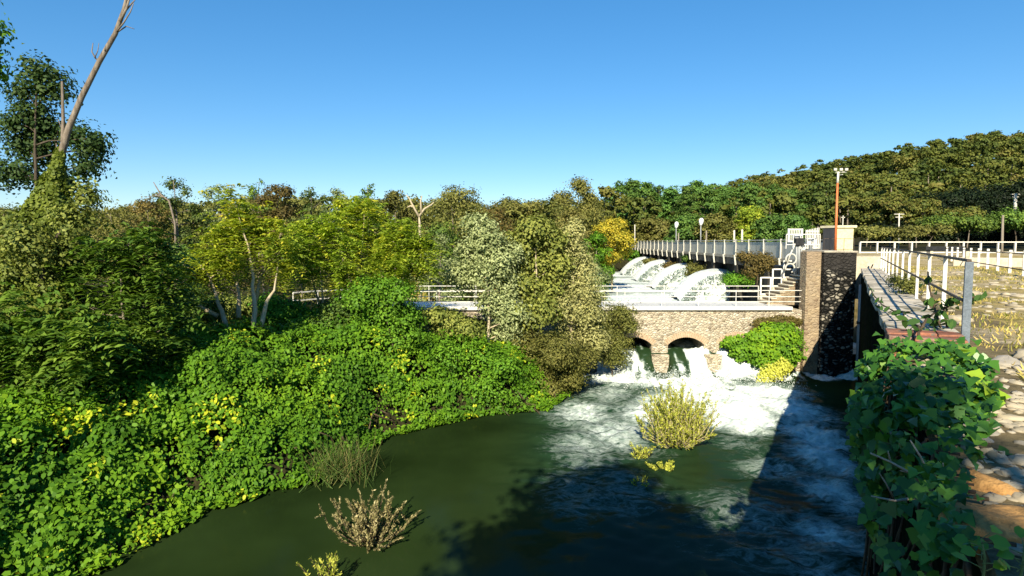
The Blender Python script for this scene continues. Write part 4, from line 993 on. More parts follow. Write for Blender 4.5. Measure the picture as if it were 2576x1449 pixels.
far('round_tree', 'large billowing olive tree behind the bare forked tree', 1145, 70, 474, 82, 'round', 'olive_leaf', 111, tintsh=.12)
far('round_tree', 'small round olive tree low on the skyline right of the billowing tree', 1275, 110, 503, 48, 'round', 'olive_leaf', 112)
far('round_tree', 'broad yellowish tree low on the skyline above the dark green rounded tree', 1345, 115, 508, 60, 'round', 'olive_leaf', 113, tintsh=.25)
far('round_tree', 'tall pale olive tree right of the low skyline dip', 1450, 118, 452, 78, 'airy', 'olive_leaf', 114, tintsh=.3)
far('round_tree', 'olive tree filling the gap behind the silvery poplar', 1235, 85, 520, 55, 'round', 'brown_leaf', 115, tintsh=.2)
far('round_tree', 'dull yellow tree left of the bright autumn yellow one', 1440, 90, 530, 50, 'round', 'olive_leaf', 116, tintsh=.35)
far('autumn_tree', 'bright autumn yellow tree beside the far end of the footbridge', 1540, 88, 548, 52, 'umbrella', 'yellow_leaf', 117, h0=.45, bark='bark_pale')
far('fresh_tree', 'fresh green tree under the bright yellow one, beside the footbridge end', 1500, 84, 585, 40, 'round', 'bright_leaf', 118, tintsh=-.05)
far('silver_shrub', 'round silver shrub behind the lime green tree', 1105, 48, 590, 42, 'round', 'grey_leaf', 119, tintsh=-.15)
far('silver_shrub', 'grey-green willow clump on the far pool shore left of the poplar', 1085, 58, 640, 60, 'round', 'grey_leaf', 120, tintsh=-.1)
far('scrub_tree', 'dark understorey tree behind the first pale stemmed tree', 560, 40, 600, 75, 'round', 'olive_leaf', 121, tintsh=-.15)
far('scrub_tree', 'dark understorey tree behind the second yellow-green tree', 760, 44, 590, 70, 'round', 'olive_leaf', 122, tintsh=-.1)
far('scrub_tree', 'dark green understorey tree right of the drooping pinnate tree', 440, 34, 610, 65, 'round', 'dark_leaf', 123, tintsh=.05)
far('scrub_tree', 'brownish understorey tree under the rust brown tree', 660, 50, 560, 60, 'round', 'brown_leaf', 124, tintsh=.05)
far('scrub_tree', 'grey understorey tree between the plume top and the domed tree', 890, 52, 570, 60, 'round', 'olive_leaf', 125, tintsh=-.1)
far('scrub_tree', 'dim green tree beneath the billowing olive tree', 1110, 62, 560, 60, 'round', 'dark_leaf', 126, tintsh=.2)
far('scrub_tree', 'pale scrub left of the first jet on the pool shore', 1480, 66, 660, 55, 'round', 'grey_leaf', 127, tintsh=-.05)
far('scrub_tree', 'low olive scrub left of the tree with the jutting branch', 375, 58, 500, 55, 'round', 'brown_leaf', 128, tintsh=.3)
# far wood closing the view behind the left and middle trees
r = np.random.default_rng(95); PP, NN, TT = [], [], []
for k in range(170):
    Yd = r.uniform(100, 150); xx = r.uniform(-60, 1560); c = ground_at(xx, Yd)
    if c.x > bridge_x(Yd)-6 or c.z < -4.6: continue
    yt = np.interp(xx, [0, 300, 400, 900, 1100, 1300, 1560], [532, 530, 512, 500, 505, 515, 505])+r.normal()*5
    H = max(atY(xx, yt, Yd).z-c.z, 4); lb = lobes_for(r.choice(['round', 'round', 'airy']), H, r.uniform(3.5, 5), r, H*.1)
    P, N, D, tint, C = clumped(r, lb, 80, 16, .75, 3.0, .6, .3)
    PP.append(P+np.array(c)); NN.append(N); TT.append(tint*.5+r.choice([.05, .2, .35, .5]))
P = np.concatenate(PP); sz = r.uniform(.7, 1.3, len(P))
tag(link('distant_wood', leaf_mesh('distant_wood', P, np.concatenate(NN), .55*sz, .4*sz, np.concatenate(TT), r), M['olive_leaf']), 'distant olive wood closing the view behind the trees on the left', 'wood', kind='stuff')
# bare trees
def bare(label, x, Y, paths, bark, r0):
    b_ = ground_at(x, Y); t = thing('bare_tree', b_, label, 'dead tree'); mb = MB()
    for i, pts in enumerate(paths):
        pp = pathY(pts, Y); pp = ([b_]+pp) if i == 0 else pp
        r = r0*(1 if i == 0 else .62)
        mb.tube(pp, [r*(1-.7*k/(len(pp)-1)) for k in range(len(pp))], 6)
    mb.build('trunk', M[bark], t)
bare('bare pale tree with forked limbs in front of the billowing olive tree', 1056, 60, [[(1056, 570), (1054, 540)], [(1054, 545), (1040, 520), (1030, 500), (1022, 490)], [(1054, 545), (1068, 525), (1085, 515), (1092, 508)], [(1040, 520), (1032, 518), (1024, 522)], [(1060, 535), (1058, 505), (1062, 492)]], 'bark_pale', .2)
bare('bare grey branch arching out to the left on the left skyline', 440, 58, [[(440, 560), (425, 505), (405, 490), (393, 470), (386, 458)], [(412, 496), (395, 492), (372, 495)], [(405, 490), (398, 488), (385, 489)]], 'bark_grey', .12)
# pool shore reeds
def blades(name, label, cat, pts, h, w_, mat, seed, lean=.3, kind=None, group=None, parent=None):
    r = np.random.default_rng(seed); P = np.array(pts); n_ = len(P)
    L = h*r.uniform(.55, 1.15, n_); T = np.stack([r.normal(size=n_)*lean, r.normal(size=n_)*lean, np.ones(n_)], 1); T = unit(T)
    N = r.normal(size=(n_, 3)); C = P+T*(L*.5)[:, None]
    tpl = np.array([(-.5, -.5), (.1, -.42), (.5, 0), (.1, .42), (-.5, .5)])
    me = leaf_mesh(name, C, N, L, w_, r.random(n_), r, T, tpl, .1)
    o = link(name, me, M[mat], parent)
    if label: tag(o, label, cat, group, kind)
    return o
r = np.random.default_rng(33)
PX = r.uniform(-11, 6, 5000); PY = 66+r.random(5000)*8
blades('reed_bed', 'pale grassy reed bed along the far shore of the foaming pool', 'reeds', np.stack([PX, PY, gz(PX, PY)], 1), 1.6, .12, 'grass', 34, .2, 'stuff')

# shrubs round the jets and under the bridge
def wshrub(label, x, y, hw, hh, Y, leafm, seed, tint=0., ncl=110):
    c = atY(x, y, Y); s = Y/F/2.515625; base = Vector((c.x, c.y, c.z-hh*s))
    rr = np.random.default_rng(seed)
    lb = [(rr.uniform(-.55, .55)*hw*s, rr.uniform(-.4, .4)*hw*s, hh*s*rr.uniform(.5, 1.45), hw*s*.5, hw*s*.5, hh*s*.5) for _ in range(6)]
    make_tree('weir_shrub', label, 'shrub', base, lb, M[leafm], M['vine_stem'], seed, tr=.06, ncl=ncl, per=26, cr=.36, leaf=(Y/F*1.9, Y/F*1.2), shell=2.8, under=.6, tintsh=tint)
wshrub('fresh green shrub at the far bridge end, above the farthest jet', 1583, 640, 30, 20, 142, 'bright_leaf', 201, -.1, 160)
wshrub('small green shrub between the two farthest jets', 1632, 660, 20, 11, 118, 'olive_leaf', 202, .1)
wshrub('brownish shrub between the second farthest and second nearest jets', 1688, 672, 26, 16, 96, 'brown_leaf', 203, .1)
wshrub('olive brown shrub left of the nearest jet', 1758, 682, 34, 22, 80, 'olive_leaf', 204, .05, 150)
wshrub('low bright green shrub right of the nearest jet', 1850, 702, 46, 16, 62, 'bright_leaf', 205, 0, 170)
wshrub('tall brown-green shrub in front of the near end of the footbridge', 1905, 672, 40, 38, 54, 'brown_leaf', 206, .1, 230)
wshrub('thin reddish shrub below the footbridge brackets', 1875, 650, 22, 18, 60, 'brown_leaf', 207, .2, 60)
wshrub('dark shrub hanging below the footbridge over the middle jets', 1740, 655, 30, 12, 92, 'dark_leaf', 208, 0, 60)

# --- row of conifers behind the footbridge, and the wooded hill
protos = []
def conifer(seed, kind, leafm):
    r = np.random.default_rng(seed)
    lb = lobes_for(kind, 16, 4.2, r, 3.0)
    return dict(lobes=lb, seed=seed, leafm=leafm)
words = ['first', 'second', 'third', 'fourth', 'fifth', 'sixth', 'seventh', 'eighth', 'ninth', 'tenth', 'eleventh', 'twelfth', 'thirteenth', 'fourteenth', 'fifteenth', 'sixteenth', 'seventeenth', 'eighteenth', 'nineteenth', 'twentieth']
row = [(1560, 462), (1592, 452), (1625, 462), (1655, 468), (1690, 472), (1722, 468), (1752, 458), (1785, 462), (1815, 470), (1848, 474), (1880, 462), (1915, 470), (1948, 468), (1985, 476), (2020, 490)]
src = []
for i, (x, yt) in enumerate(row):
    Yd = (192, 188, 170)[i] if i < 3 else 150+(i*37 % 23)
    b_ = ground_at(x, Yd); H = atY(x, yt, Yd).z-b_.z
    lab = f'{words[i]} tall dark green tree from the left in the row behind the footbridge'
    if i < 4:
        rr = np.random.default_rng(300+i)
        lb = lobes_for(['round', 'cone', 'poplar', 'airy'][i], H, 6.2, rr, H*.18)
        o = make_tree('conifer', lab, 'tree', b_, lb, M['pine_leaf'], M['bark_grey'], 300+i, tr=.25, ncl=330, per=24, cr=.75, leaf=(.55, .38), shell=2.4, group='tall trees behind the footbridge', flat=.5, tintsh=.15)
        src.append((o, H))
    else:
        o, h = src[i % 4]; k = H/h
        copy_thing(o, b_, 2.1*i, (k*.95, k*.95, k), lab)
for i, (x, yt, Yd, mm, lab) in enumerate([(1640, 552, 146, 'olive_leaf', 'olive young tree behind the footbridge left of its lamps'), (1725, 545, 130, 'pine_leaf', 'green young tree behind the tallest street lamp'), (1800, 540, 126, 'olive_leaf', 'yellowish young tree right of the tallest street lamp'), (1885, 520, 124, 'locust', 'yellow-green tree in the lower row behind the near footbridge'), (1940, 545, 120, 'pine_leaf', 'dark young tree behind the barred gates'), (2000, 540, 118, 'pine_leaf', 'dark green tree right behind the framed barred gate'), (1590, 530, 168, 'pine_leaf', 'dark tree right of the bright yellow autumn tree')]):
    far('young_tree', lab, x, Yd, yt, 44, 'cone' if i % 2 else 'round', mm, 400+i, h0=.12, tintsh=.1 if mm != 'locust' else -.1)
# hillside wood: one far mass
r = np.random.default_rng(90)
cand = []
for _ in range(60000):
    if len(cand) >= 900: break
    x, y = r.uniform(15, 330), r.uniform(150, 350)
    if x > .98*y or x < .12*y or (x > 78 and y < 172): continue
    if all((x-a)**2+(y-b_)**2 > 50 for a, b_ in cand[-900:]): cand.append((x, y))
PP, NN, TT, trunks = [], [], [], MB()
zc = gz(np.array([c[0] for c in cand]), np.array([c[1] for c in cand]))
for (x, y), z0 in zip(cand, zc):
    H = r.uniform(8.5, 15.5); Rr = r.uniform(3.4, 6.2); kind = r.choice(['round', 'umbrella', 'round', 'airy', 'umbrella'])
    lb = lobes_for(kind, H, Rr, r, H*(.5 if kind == 'umbrella' else .25))
    P, N, D, tint, C = clumped(r, lb, 60, 14, .8, 3.4, .5, .1)
    PP.append(P+np.array([x, y, z0])); NN.append(N); TT.append(tint*.45+r.choice([.05, .15, .3, .4, .62])*.85)
    if y < 215: trunks.tube([(x, y, z0-1), (x+r.normal()*.3, y, z0+H*.8)], [.28, .12], 5)
P = np.concatenate(PP); sz = r.uniform(.7, 1.3, len(P))
hw_ = tag(link('hillside_wood', leaf_mesh('hillside_wood', P, np.concatenate(NN), .95*sz, .62*sz, np.concatenate(TT), r), M['hill_leaf']), 'brown-green pine wood covering the hill on the right', 'wood', kind='stuff')
tag(trunks.build('hillside_trunks', M['bark_grey']), 'pale trunks standing along the lower edge of the hillside wood', 'trunks', kind='stuff')
# foot of the hill: hedge-like shrubs and single pines
def hshrub(label, x, y, hw, hh, Y, leafm, seed, tint=0., ncl=150):
    c = atY(x, y, Y); s = Y/F/2.515625; base = Vector((c.x, c.y, gz1(c.x, c.y))); top = c.z-base.z
    rr = np.random.default_rng(seed); n_ = 9
    lb = [(((k+.5)/n_*2-1)*hw*s*.85, rr.uniform(-1, 1)*1.2, top+rr.uniform(-.5, .4)*hh*s, hw*s*.28, 2.2, hh*s*.75) for k in range(n_)]
    make_tree('hill_shrub', label, 'shrub', base, lb, M[leafm], M['bark_dark'], seed, tr=.12, ncl=ncl, per=26, cr=.6, leaf=(.34, .24), shell=2.8, under=.4, tintsh=tint)
hshrub('long dark green shrub belt under the wooded hill, left of the concrete pole', 2420, 566, 90, 22, 92, 'dark_leaf', 501, .2, 220)
hshrub('big green shrub at the right edge below the concrete pole', 2560, 552, 55, 26, 92, 'dark_leaf', 502, .25, 200)
hshrub('small yellowish shrub at the dark foot of the hill', 2330, 580, 50, 10, 90, 'olive_leaf', 503, .1, 90)
hshrub('rounded small shrub behind the far fence, right of the thin pole', 2290, 588, 24, 12, 88, 'olive_leaf', 504, .1, 60)
hshrub('low olive shrubs behind the far fence, right of the yellow hut', 2190, 586, 60, 12, 95, 'olive_leaf', 505, .15, 130)
for i, (x, yt, Yd, lab) in enumerate([(2305, 500, 112, 'umbrella pine on a bare trunk at the hill foot, right of the thin pole'), (2240, 490, 120, 'umbrella pine at the hill foot, left of the thin pole'), (2435, 520, 108, 'small umbrella pine in the dark hollow of the hill foot'), (2180, 500, 125, 'umbrella pine behind the yellow hut, right of the mast')]):
    far('umbrella_pine', lab, x, Yd, yt, 42, 'umbrella', 'hill_leaf', 520+i, h0=.5, tintsh=.1)
for i, (x, yt, Yd, hw, lab) in enumerate([(2390, 480, 138, 75, 'evergreen darkened as shade in the hollow at the hill foot, left of the concrete pole'), (2480, 470, 140, 75, 'evergreen darkened as shade behind the concrete pole'), (2560, 462, 138, 75, 'evergreen darkened as shade at the right edge, behind the green shrub'), (2320, 510, 140, 65, 'low evergreen darkened as shade between two umbrella pines at the hill foot'), (2250, 548, 138, 60, 'low evergreen darkened as shade behind the thin pole')]):
    far('shade_evergreen', lab, x, Yd, yt, hw, 'round', 'evergreen', 540+i, h0=.05, tintsh=-.1)  # added trees whose dark leaves carry the hill-foot shade
# tall unseen trees added on the right to shade the foot of the hill
sh = None
for i, (x, y, H) in enumerate([(93, 104, 23), (103, 108, 24), (113, 104, 24), (86, 96, 17), (124, 108, 23)]):
    b_ = Vector((x, y, gz1(x, y)))
    if sh is None: sh = make_tree('added_shade_tree', 'broad dark tree added unseen beyond the right edge to shade the foot of the hill', 'tree', b_, lobes_for('round', H, 6.5, np.random.default_rng(7), 3), M['dark_leaf'], M['bark_dark'], 600, tr=.3, ncl=260, per=24, cr=.9, leaf=(.5, .4), group='shade trees added beyond the right edge')
    else: copy_thing(sh, b_, i*1.3, H/23, None)
# ================================================================== plants in and by the water
def bushy(name, label, cat, x, y, stems_n, H, spread, leafm, bark, seed, leaf=(.09, .025), perstem=40, arch=.2, z=WZ, twiggy=1):
    b_ = atZ(x, y, z); r = np.random.default_rng(seed); t = thing(name, b_, label, cat); mb = MB(); P, T, N = [], [], []
    for i in range(stems_n):
        a = r.uniform(0, 6.28); sp = spread*math.sqrt(r.random()); h = H*r.uniform(.55, 1.05)*(1-.25*(sp/spread))
        tip = b_+Vector((math.cos(a)*sp, math.sin(a)*sp, h)); root = b_+Vector((math.cos(a)*sp*.16, math.sin(a)*sp*.16, -.15))
        tip += Vector((r.normal()*.18*spread, r.normal()*.18*spread, -abs(r.normal())*.12*H))
        m1 = root.lerp(tip, .5)+Vector(r.normal(size=3))*.06*H+Vector((math.cos(a), math.sin(a), 0))*arch*sp*.5
        pts = [root, root.lerp(m1, .6), m1, m1.lerp(tip, .55)+Vector((0, 0, h*.04)), tip]
        mb.tube(pts, [.017, .014, .011, .008, .004], 5)
        fs = r.random(perstem)**.7
        for f in fs:
            f = .12+.88*f; k = min(int(f*4), 3); g = f*4-k
            p = pts[k].lerp(pts[k+1], g); d = (pts[k+1]-pts[k]).normalized()
            q = Vector(r.normal(size=3)).normalized(); tt = (d*.8+q*.7).normalized()
            P.append(p+tt*leaf[0]*.5); T.append(tt); N.append(q)
        if twiggy and r.random() < .85:
            k = 2+int(r.random()*2); e = pts[k]+Vector(r.normal(size=3))*.22*H*.5+Vector((0, 0, .2*H)); mb.tube([pts[k], pts[k].lerp(e, .5), e], [.007, .005, .003], 4)
            for f in r.random(perstem//3): 
                q = Vector(r.normal(size=3)).normalized(); P.append(pts[k].lerp(e, f)+q*leaf[0]*.4); T.append(q+Vector((0, 0, .6))); N.append(Vector(r.normal(size=3)))
    mb.build('stems', M[bark], t)
    P, T, N = np.array(P), np.array(T), np.array(N); sz = r.uniform(.7, 1.3, len(P))
    link('leaves', leaf_mesh('leaves', P, N, leaf[0]*sz, leaf[1]*sz, r.random(len(P)), r, T, RH, .1), M[leafm], t)
bushy('willow_bush', 'feathery yellow-green willow bush standing alone in the foaming water', 'bush', 1700, 1122, 165, 2.65, 1.22, 'willow', 'bark_pale', 1, (.12, .03), 62, .35)
bushy('willow_sapling', 'dry tan willow sapling with spreading twigs, standing in the calm green water', 'sapling', 930, 1362, 52, 1.45, 1.0, 'sapling', 'vine_stem', 2, (.08, .032), 60, .25)
bushy('willow_sapling', 'small yellowish sapling rising out of the bottom edge of the picture', 'sapling', 825, 1480, 14, .95, .55, 'willow', 'vine_stem', 3, (.08, .028), 36, .1)
bushy('water_plant', 'small yellow-green plant tuft in the water, left below the willow bush', 'water plant', 1612, 1152, 16, .55, .5, 'willow', 'vine_stem', 4, (.11, .04), 20, .2)
bushy('water_plant', 'low lime plant tuft in the water just below the willow bush', 'water plant', 1672, 1180, 14, .32, .5, 'willow', 'vine_stem', 5, (.12, .05), 20, .2)
bushy('water_plant', 'dim drowned plant tuft lowest below the willow bush', 'water plant', 1612, 1225, 10, .4, .35, 'willow', 'vine_stem', 6, (.1, .04), 14, .2)
r = np.random.default_rng(12)
c0, c1 = atZ(800, 1212, WZ), atZ(915, 1195, WZ)
f = r.random(430); P = np.stack([c0.x+(c1.x-c0.x)*f+r.normal(size=430)*.3, c0.y+(c1.y-c0.y)*f+r.normal(size=430)*.35, np.full(430, WZ-.1)], 1)
blades('reed_clump', 'clump of thin upright reeds and dry stalks at the foot of the creeper bank', 'reeds', P, 1.5, .02, 'reed', 13, .38)
# creeper on the arched wall and yellow tuft
def wall_vine(name, label, cat, pts, leafm, n_, seed, size, tpl, shift=0., thick=.3):
    r = np.random.default_rng(seed); t = thing(name, pts[0][0], label, cat); P, N = [], []
    for (c, rx, ry, rz_), k in zip([p for p in pts], range(99)):
        m_ = int(n_*rx*rz_/sum(p[1]*p[3] for p in pts))
        d = unit(r.normal(size=(m_, 3))); rr_ = r.random(m_)**.3*(.35+1.3*fbm(d[:, 0]*2.6+rx*9, d[:, 1]*2.2, d[:, 2]*2.2, seed=seed+5))
        P.append(np.array(c)+d*rr_[:, None]*np.array([rx, ry, rz_])); N.append(d*.6+np.array([0, -.6, .5]))
    P = np.concatenate(P); N = np.concatenate(N)+r.normal(size=P.shape)*.4
    mb = MB()
    for c, rx, ry, rz_ in pts[:6]: mb.tube([Vector(c)+Vector((0, .2, -rz_)), Vector(c), Vector(c)+Vector((rx*.4, 0, rz_*.5))], [.03, .025, .012], 5)
    mb.build('stems', M['vine_stem'], t)
    sz = r.uniform(.6, 1.3, len(P)); tint = .35*r.random(len(P))+.7*fbm(P[:, 0]*.9, P[:, 1]*.9, P[:, 2]*.9, seed=seed)+shift
    link('leaves', leaf_mesh('leaves', P, N, size*sz, size*.8*sz, tint, r, np.array([0, -.2, -1.])+r.normal(size=P.shape)*.6, tpl), M[leafm], t)
def wp(x, y, Y, hw, hh, d=.5): s = Y/F/2.515625; return (tuple(atY(x, y, Y)), hw*s, d, hh*s)
wall_vine('wall_creeper', 'bright green creeper spilling over the right end of the arched wall', 'creeper',
          [wp(1925, 850, 35.3, 60, 22), wp(1985, 850, 35.2, 42, 25), wp(1860, 862, 35.4, 42, 20), wp(1930, 885, 34.8, 62, 30, .8), wp(1985, 890, 34.6, 42, 30, .8), wp(1875, 888, 35.2, 42, 24, .6), wp(1935, 910, 34.4, 42, 20, .8), wp(1960, 830, 35.6, 55, 20, .35), wp(1835, 862, 35.6, 22, 16, .3)], 'vine', 7600, 21, .17, OV, -.02)
wall_vine('yellow_tuft', 'yellow flowering tuft at the water below the wall creeper', 'plant', [wp(1945, 938, 33.2, 30, 24, .5), wp(1925, 950, 33.0, 22, 16, .4), wp(1970, 925, 33.5, 22, 22, .4)], 'willow', 2600, 22, .11, RH, .2)
wall_vine('wall_creeper', 'thin dry creeper clinging to the arched wall above the bright creeper', 'creeper', [wp(1920, 812, 35.85, 26, 12, .12), wp(1975, 808, 35.85, 50, 14, .12), wp(1910, 835, 35.85, 22, 16, .12)], 'brown_leaf', 2200, 23, .11, OV, 0)
# rocks under water flow by the chutes
for i, (x, y, sx, sy, sz_, lab) in enumerate([(1765, 925, .75, .9, .42, 'wet brown rock splitting the stream below the middle arch'), (1890, 925, .7, .5, .35, 'wet brown rock in the stream below the wall creeper')]):
    c = atZ(x, y, WZ+.1); P = []
    bmv = MB(); nU, nV = 14, 9
    V = []
    for a in range(nV+1):
        for b_ in range(nU):
            th, ph = math.pi*a/nV, 2*math.pi*b_/nU
            dv = Vector((math.sin(th)*math.cos(ph), math.sin(th)*math.sin(ph), math.cos(th)))
            k = .75+.6*float(fbm([dv.x*1.6+i*9], [dv.y*1.6], [dv.z*1.6], seed=3)[0]-.1)
            V.append(c+Vector((dv.x*sx*k, dv.y*sy*k, dv.z*sz_*k)))
    bmv.add(V, [(a*nU+b_, a*nU+(b_+1) % nU, (a+1)*nU+(b_+1) % nU, (a+1)*nU+b_) for a in range(nV) for b_ in range(nU)], True)
    tag(bmv.build('rock', M['vine_stem']), lab, 'rock')

# spray thrown up where the streams meet the river
r = np.random.default_rng(61); m = 4500
sx_ = np.concatenate([r.uniform(a-.5, c+.6, m//3) for a, c in ARCH]); sy_ = 34.2-np.abs(r.normal(size=len(sx_)))*1.6
P = np.stack([sx_+r.normal(size=len(sx_))*.4, sy_, WZ+.15+np.abs(r.normal(size=len(sx_)))*.28*np.exp(-((34.0-sy_)/2.2)**2)], 1)
tag(link('spray', leaf_mesh('spray', P, r.normal(size=P.shape), r.uniform(.02, .07, len(P)), r.uniform(.02, .05, len(P)), r.random(len(P)), r, None, RH), M['jet_drop']), 'white spray drops above the foam at the foot of the arches', 'spray', kind='stuff')
# ================================================================== ivy and stones on the right bank
rng = np.random.default_rng(8)
def ivy_bulge(s):   # how far the ivy swells out over the wall face / rises above the edge
    return np.interp(s, [2.5, 4, 6, 8, 9.5, 10.4], [.06, .16, .30, .36, .14, .0])
n_ = 7000
s_ = rng.uniform(2.7, 9.75, n_); u = rng.random(n_)
# u<.62: hanging on the face; else: over the top of the bank
face = u < .60
hang = np.where(rng.random(n_) < .13, 3.6, np.interp(s_, [2.7, 4, 6, 8, 9.75], [.5, .8, 1.1, 1.5, 1.0])*(.55+.9*fbm(s_*1.6, s_*0, seed=80)))
zz = np.where(face, -rng.random(n_)**1.3*hang, .02+rng.random(n_)*np.interp(s_, [2.7, 5, 8, 10.3], [.06, .14, .18, .03]))
bul = ivy_bulge(s_)
prof = np.exp(-((zz+.5)/.9)**2)
tt = np.where(face, -.05-bul*(.35+.9*prof)*(.6+.8*fbm(s_*1.1, zz*1.1, seed=81)), -.25+rng.random(n_)*np.interp(s_, [2.7, 4, 5, 6.6, 9.6, 10.3], [.05, .2, .5, .8, 1.0, .7]))
hole = fbm(s_*1.9, zz*1.9, tt*1.2, seed=83, o=2)
kp = (hole > np.where(face & (zz < -.3), .53, .47)) | (rng.random(n_) < .07)
kp &= ~((s_ < 4.5) & (rng.random(n_) < np.where(face, np.where(np.abs(s_-3.6) < .22, .55, .93), .8)))
s_, zz, tt, face, bul = s_[kp], zz[kp], tt[kp], face[kp], bul[kp]
zz = np.where(face, zz, zz+.25*bul*np.exp(-(tt/.8)**2))
P = np.stack([W0.x+WD.x*s_+WN.x*tt, WD.y*s_+WN.y*tt, zz], 1)+rng.normal(size=(len(s_), 3))*.05
outw = np.array([-WN.x, -WN.y, 0])
Nn = np.where(face[:, None], outw*.65+np.array([-.1, -.55, .55]), np.array([-.15, -.35, 1.]))+rng.normal(size=P.shape)*.38
Td = np.where(face[:, None], np.array([0, -.2, -1.]), np.array([-.5, -.6, -.15]))+rng.normal(size=P.shape)*.55
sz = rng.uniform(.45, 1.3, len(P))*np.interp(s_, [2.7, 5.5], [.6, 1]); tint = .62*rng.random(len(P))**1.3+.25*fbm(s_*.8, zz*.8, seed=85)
lit = (tt > .35) & (fbm(s_*1.2, tt*1.2, seed=86) > .5); tint[lit] += .5  # sunlit patch on top painted into the leaf tint
t = thing('ivy', wl(6, 0, -1), 'dark glossy ivy with large lobed leaves tumbling over the near end of the bank wall', 'ivy')
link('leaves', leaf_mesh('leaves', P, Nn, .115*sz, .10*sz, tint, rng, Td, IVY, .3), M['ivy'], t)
mb = MB()
for i in range(34):
    s0 = rng.uniform(3, 9.6); p = wl(s0, rng.uniform(.0, .1), .03); pts = [p]
    q = [s0, rng.uniform(-.05, .03), .03]
    for k in range(7):
        pts.append(wl(q[0], q[1]-float(ivy_bulge(q[0]))*.5, q[2])); q[0] += rng.normal()*.25; q[1] -= .03; q[2] -= rng.uniform(.15, .5)
    mb.tube(pts, [.007+.008*rng.random()]*len(pts), 5)
mb.build('stems', M['vine_stem'], t)
# pale dead twigs sticking out of the ivy
def near(x, y, dpt): d_ = ray(x, y); return Vector((0, 0, CAMZ))+d_*(dpt/d_.y)
t = thing('dead_twig', near(2365, 1255, 4.0), 'bare pale forked twigs sticking out left from the ivy', 'twigs')
mb = MB()
for pts, rr in (([(2372, 1254), (2330, 1225), (2290, 1190), (2240, 1162), (2190, 1140)], .011), ([(2372, 1256), (2310, 1252), (2250, 1260), (2192, 1248)], .010), ([(2345, 1235), (2335, 1190), (2316, 1150), (2290, 1108)], .009), ([(2372, 1254), (2360, 1215), (2352, 1190)], .008), ([(2240, 1162), (2234, 1135)], .006), ([(2290, 1190), (2264, 1184)], .006), ([(2365, 1240), (2376, 1190), (2372, 1165)], .006), ([(2250, 1258), (2228, 1215), (2212, 1190)], .006), ([(2335, 1190), (2318, 1172)], .005)):
    mb.tube([near(x, y, 3.75-.25*k/len(pts)) for k, (x, y) in enumerate(pts)], [1.15*rr*(1-.6*k/(len(pts)-1)) for k in range(len(pts))], 5)
mb.build('twig', M['twig'], t)
def blob(name, label, cat, c, r3, mat, seed, amp=.5, fr=1.5, ang=0, nU=28, nV=18, flat=None):
    V = []; Rz = Matrix.Rotation(ang, 3, 'Z')
    for a in range(nV+1):
        for b_ in range(nU):
            th, ph = math.pi*a/nV, 2*math.pi*b_/nU
            d_ = Vector((math.sin(th)*math.cos(ph), math.sin(th)*math.sin(ph), math.cos(th)))
            k = 1+amp*(float(fbm([d_.x*fr+seed*3.1], [d_.y*fr], [d_.z*fr], seed=seed)[0])-.5)*2
            sq = [math.copysign(abs(v)**.75, v) for v in d_]
            V.append(Vector(c)+Rz @ Vector((sq[0]*r3[0]*k, sq[1]*r3[1]*k, sq[2]*r3[2]*k)))
    mb = MB().add(V, [(a*nU+b_, a*nU+(b_+1) % nU, (a+1)*nU+(b_+1) % nU, (a+1)*nU+b_) for a in range(nV) for b_ in range(nU)], True)
    return tag(mb.build(name, mat), label, cat)
rc = near(2490, 1335, 3.1)
blob('rock', 'large ochre rock at the bank edge in the bottom right corner', 'rock', rc+Vector((.17, .1, -.06)), (.34, .22, .13), M['rock_orange'], 5, .35, 1.3, -.5)
blob('rock', 'reddish brown block behind the ochre rock at the bank edge', 'rock', near(2440, 1225, 3.7)+Vector((.16, .1, -.10)), (.15, .28, .12), M['rock_orange'], 9, .35, 1.2, .2)
# leafy sprigs in the bottom right corner
def sprig(label, x, y, dpt, hh, seed, n_=9, size=.07):
    b_ = near(x, y, dpt); r = np.random.default_rng(seed); t = thing('sprig', b_, label, 'sprig'); mb = MB(); P, T, N = [], [], []
    tip = b_+Vector((r.normal()*.03, 0, hh)); pts = [b_-Vector((0, 0, .2)), b_.lerp(tip, .5)+Vector((.015, 0, 0)), tip]; mb.tube(pts, [.007, .006, .003], 6)
    for i in range(n_):
        f = (i+1)/n_; p = b_.lerp(tip, f); a = i*2.4+r.random(); tt_ = Vector((math.cos(a), math.sin(a)*.6, .35)).normalized(); e = p+tt_*.05
        mb.tube([p, e], [.003, .002], 4); P.append(e+tt_*size*.5); T.append(tt_); N.append(Vector((0, -.5, .9))+Vector(r.normal(size=3))*.25)
    mb.build('stem', M['bright_stem'], t)
    link('leaves', leaf_mesh('leaves', np.array(P), np.array(N), size*r.uniform(.8, 1.2, n_), size*.8, .55+.3*r.random(n_), r, np.array(T), OV, .12), M['ivy'], t)
M['bright_stem'] = noisy('green_stem', (.10, .14, .05), (.17, .22, .08), 8, .6, .1, .2)
sprig('green leafy sprig in the bottom right corner, left one', 2470, 1450, 2.6, .17, 31)
sprig('green leafy sprig in the bottom right corner at the frame edge', 2556, 1445, 2.6, .12, 32)
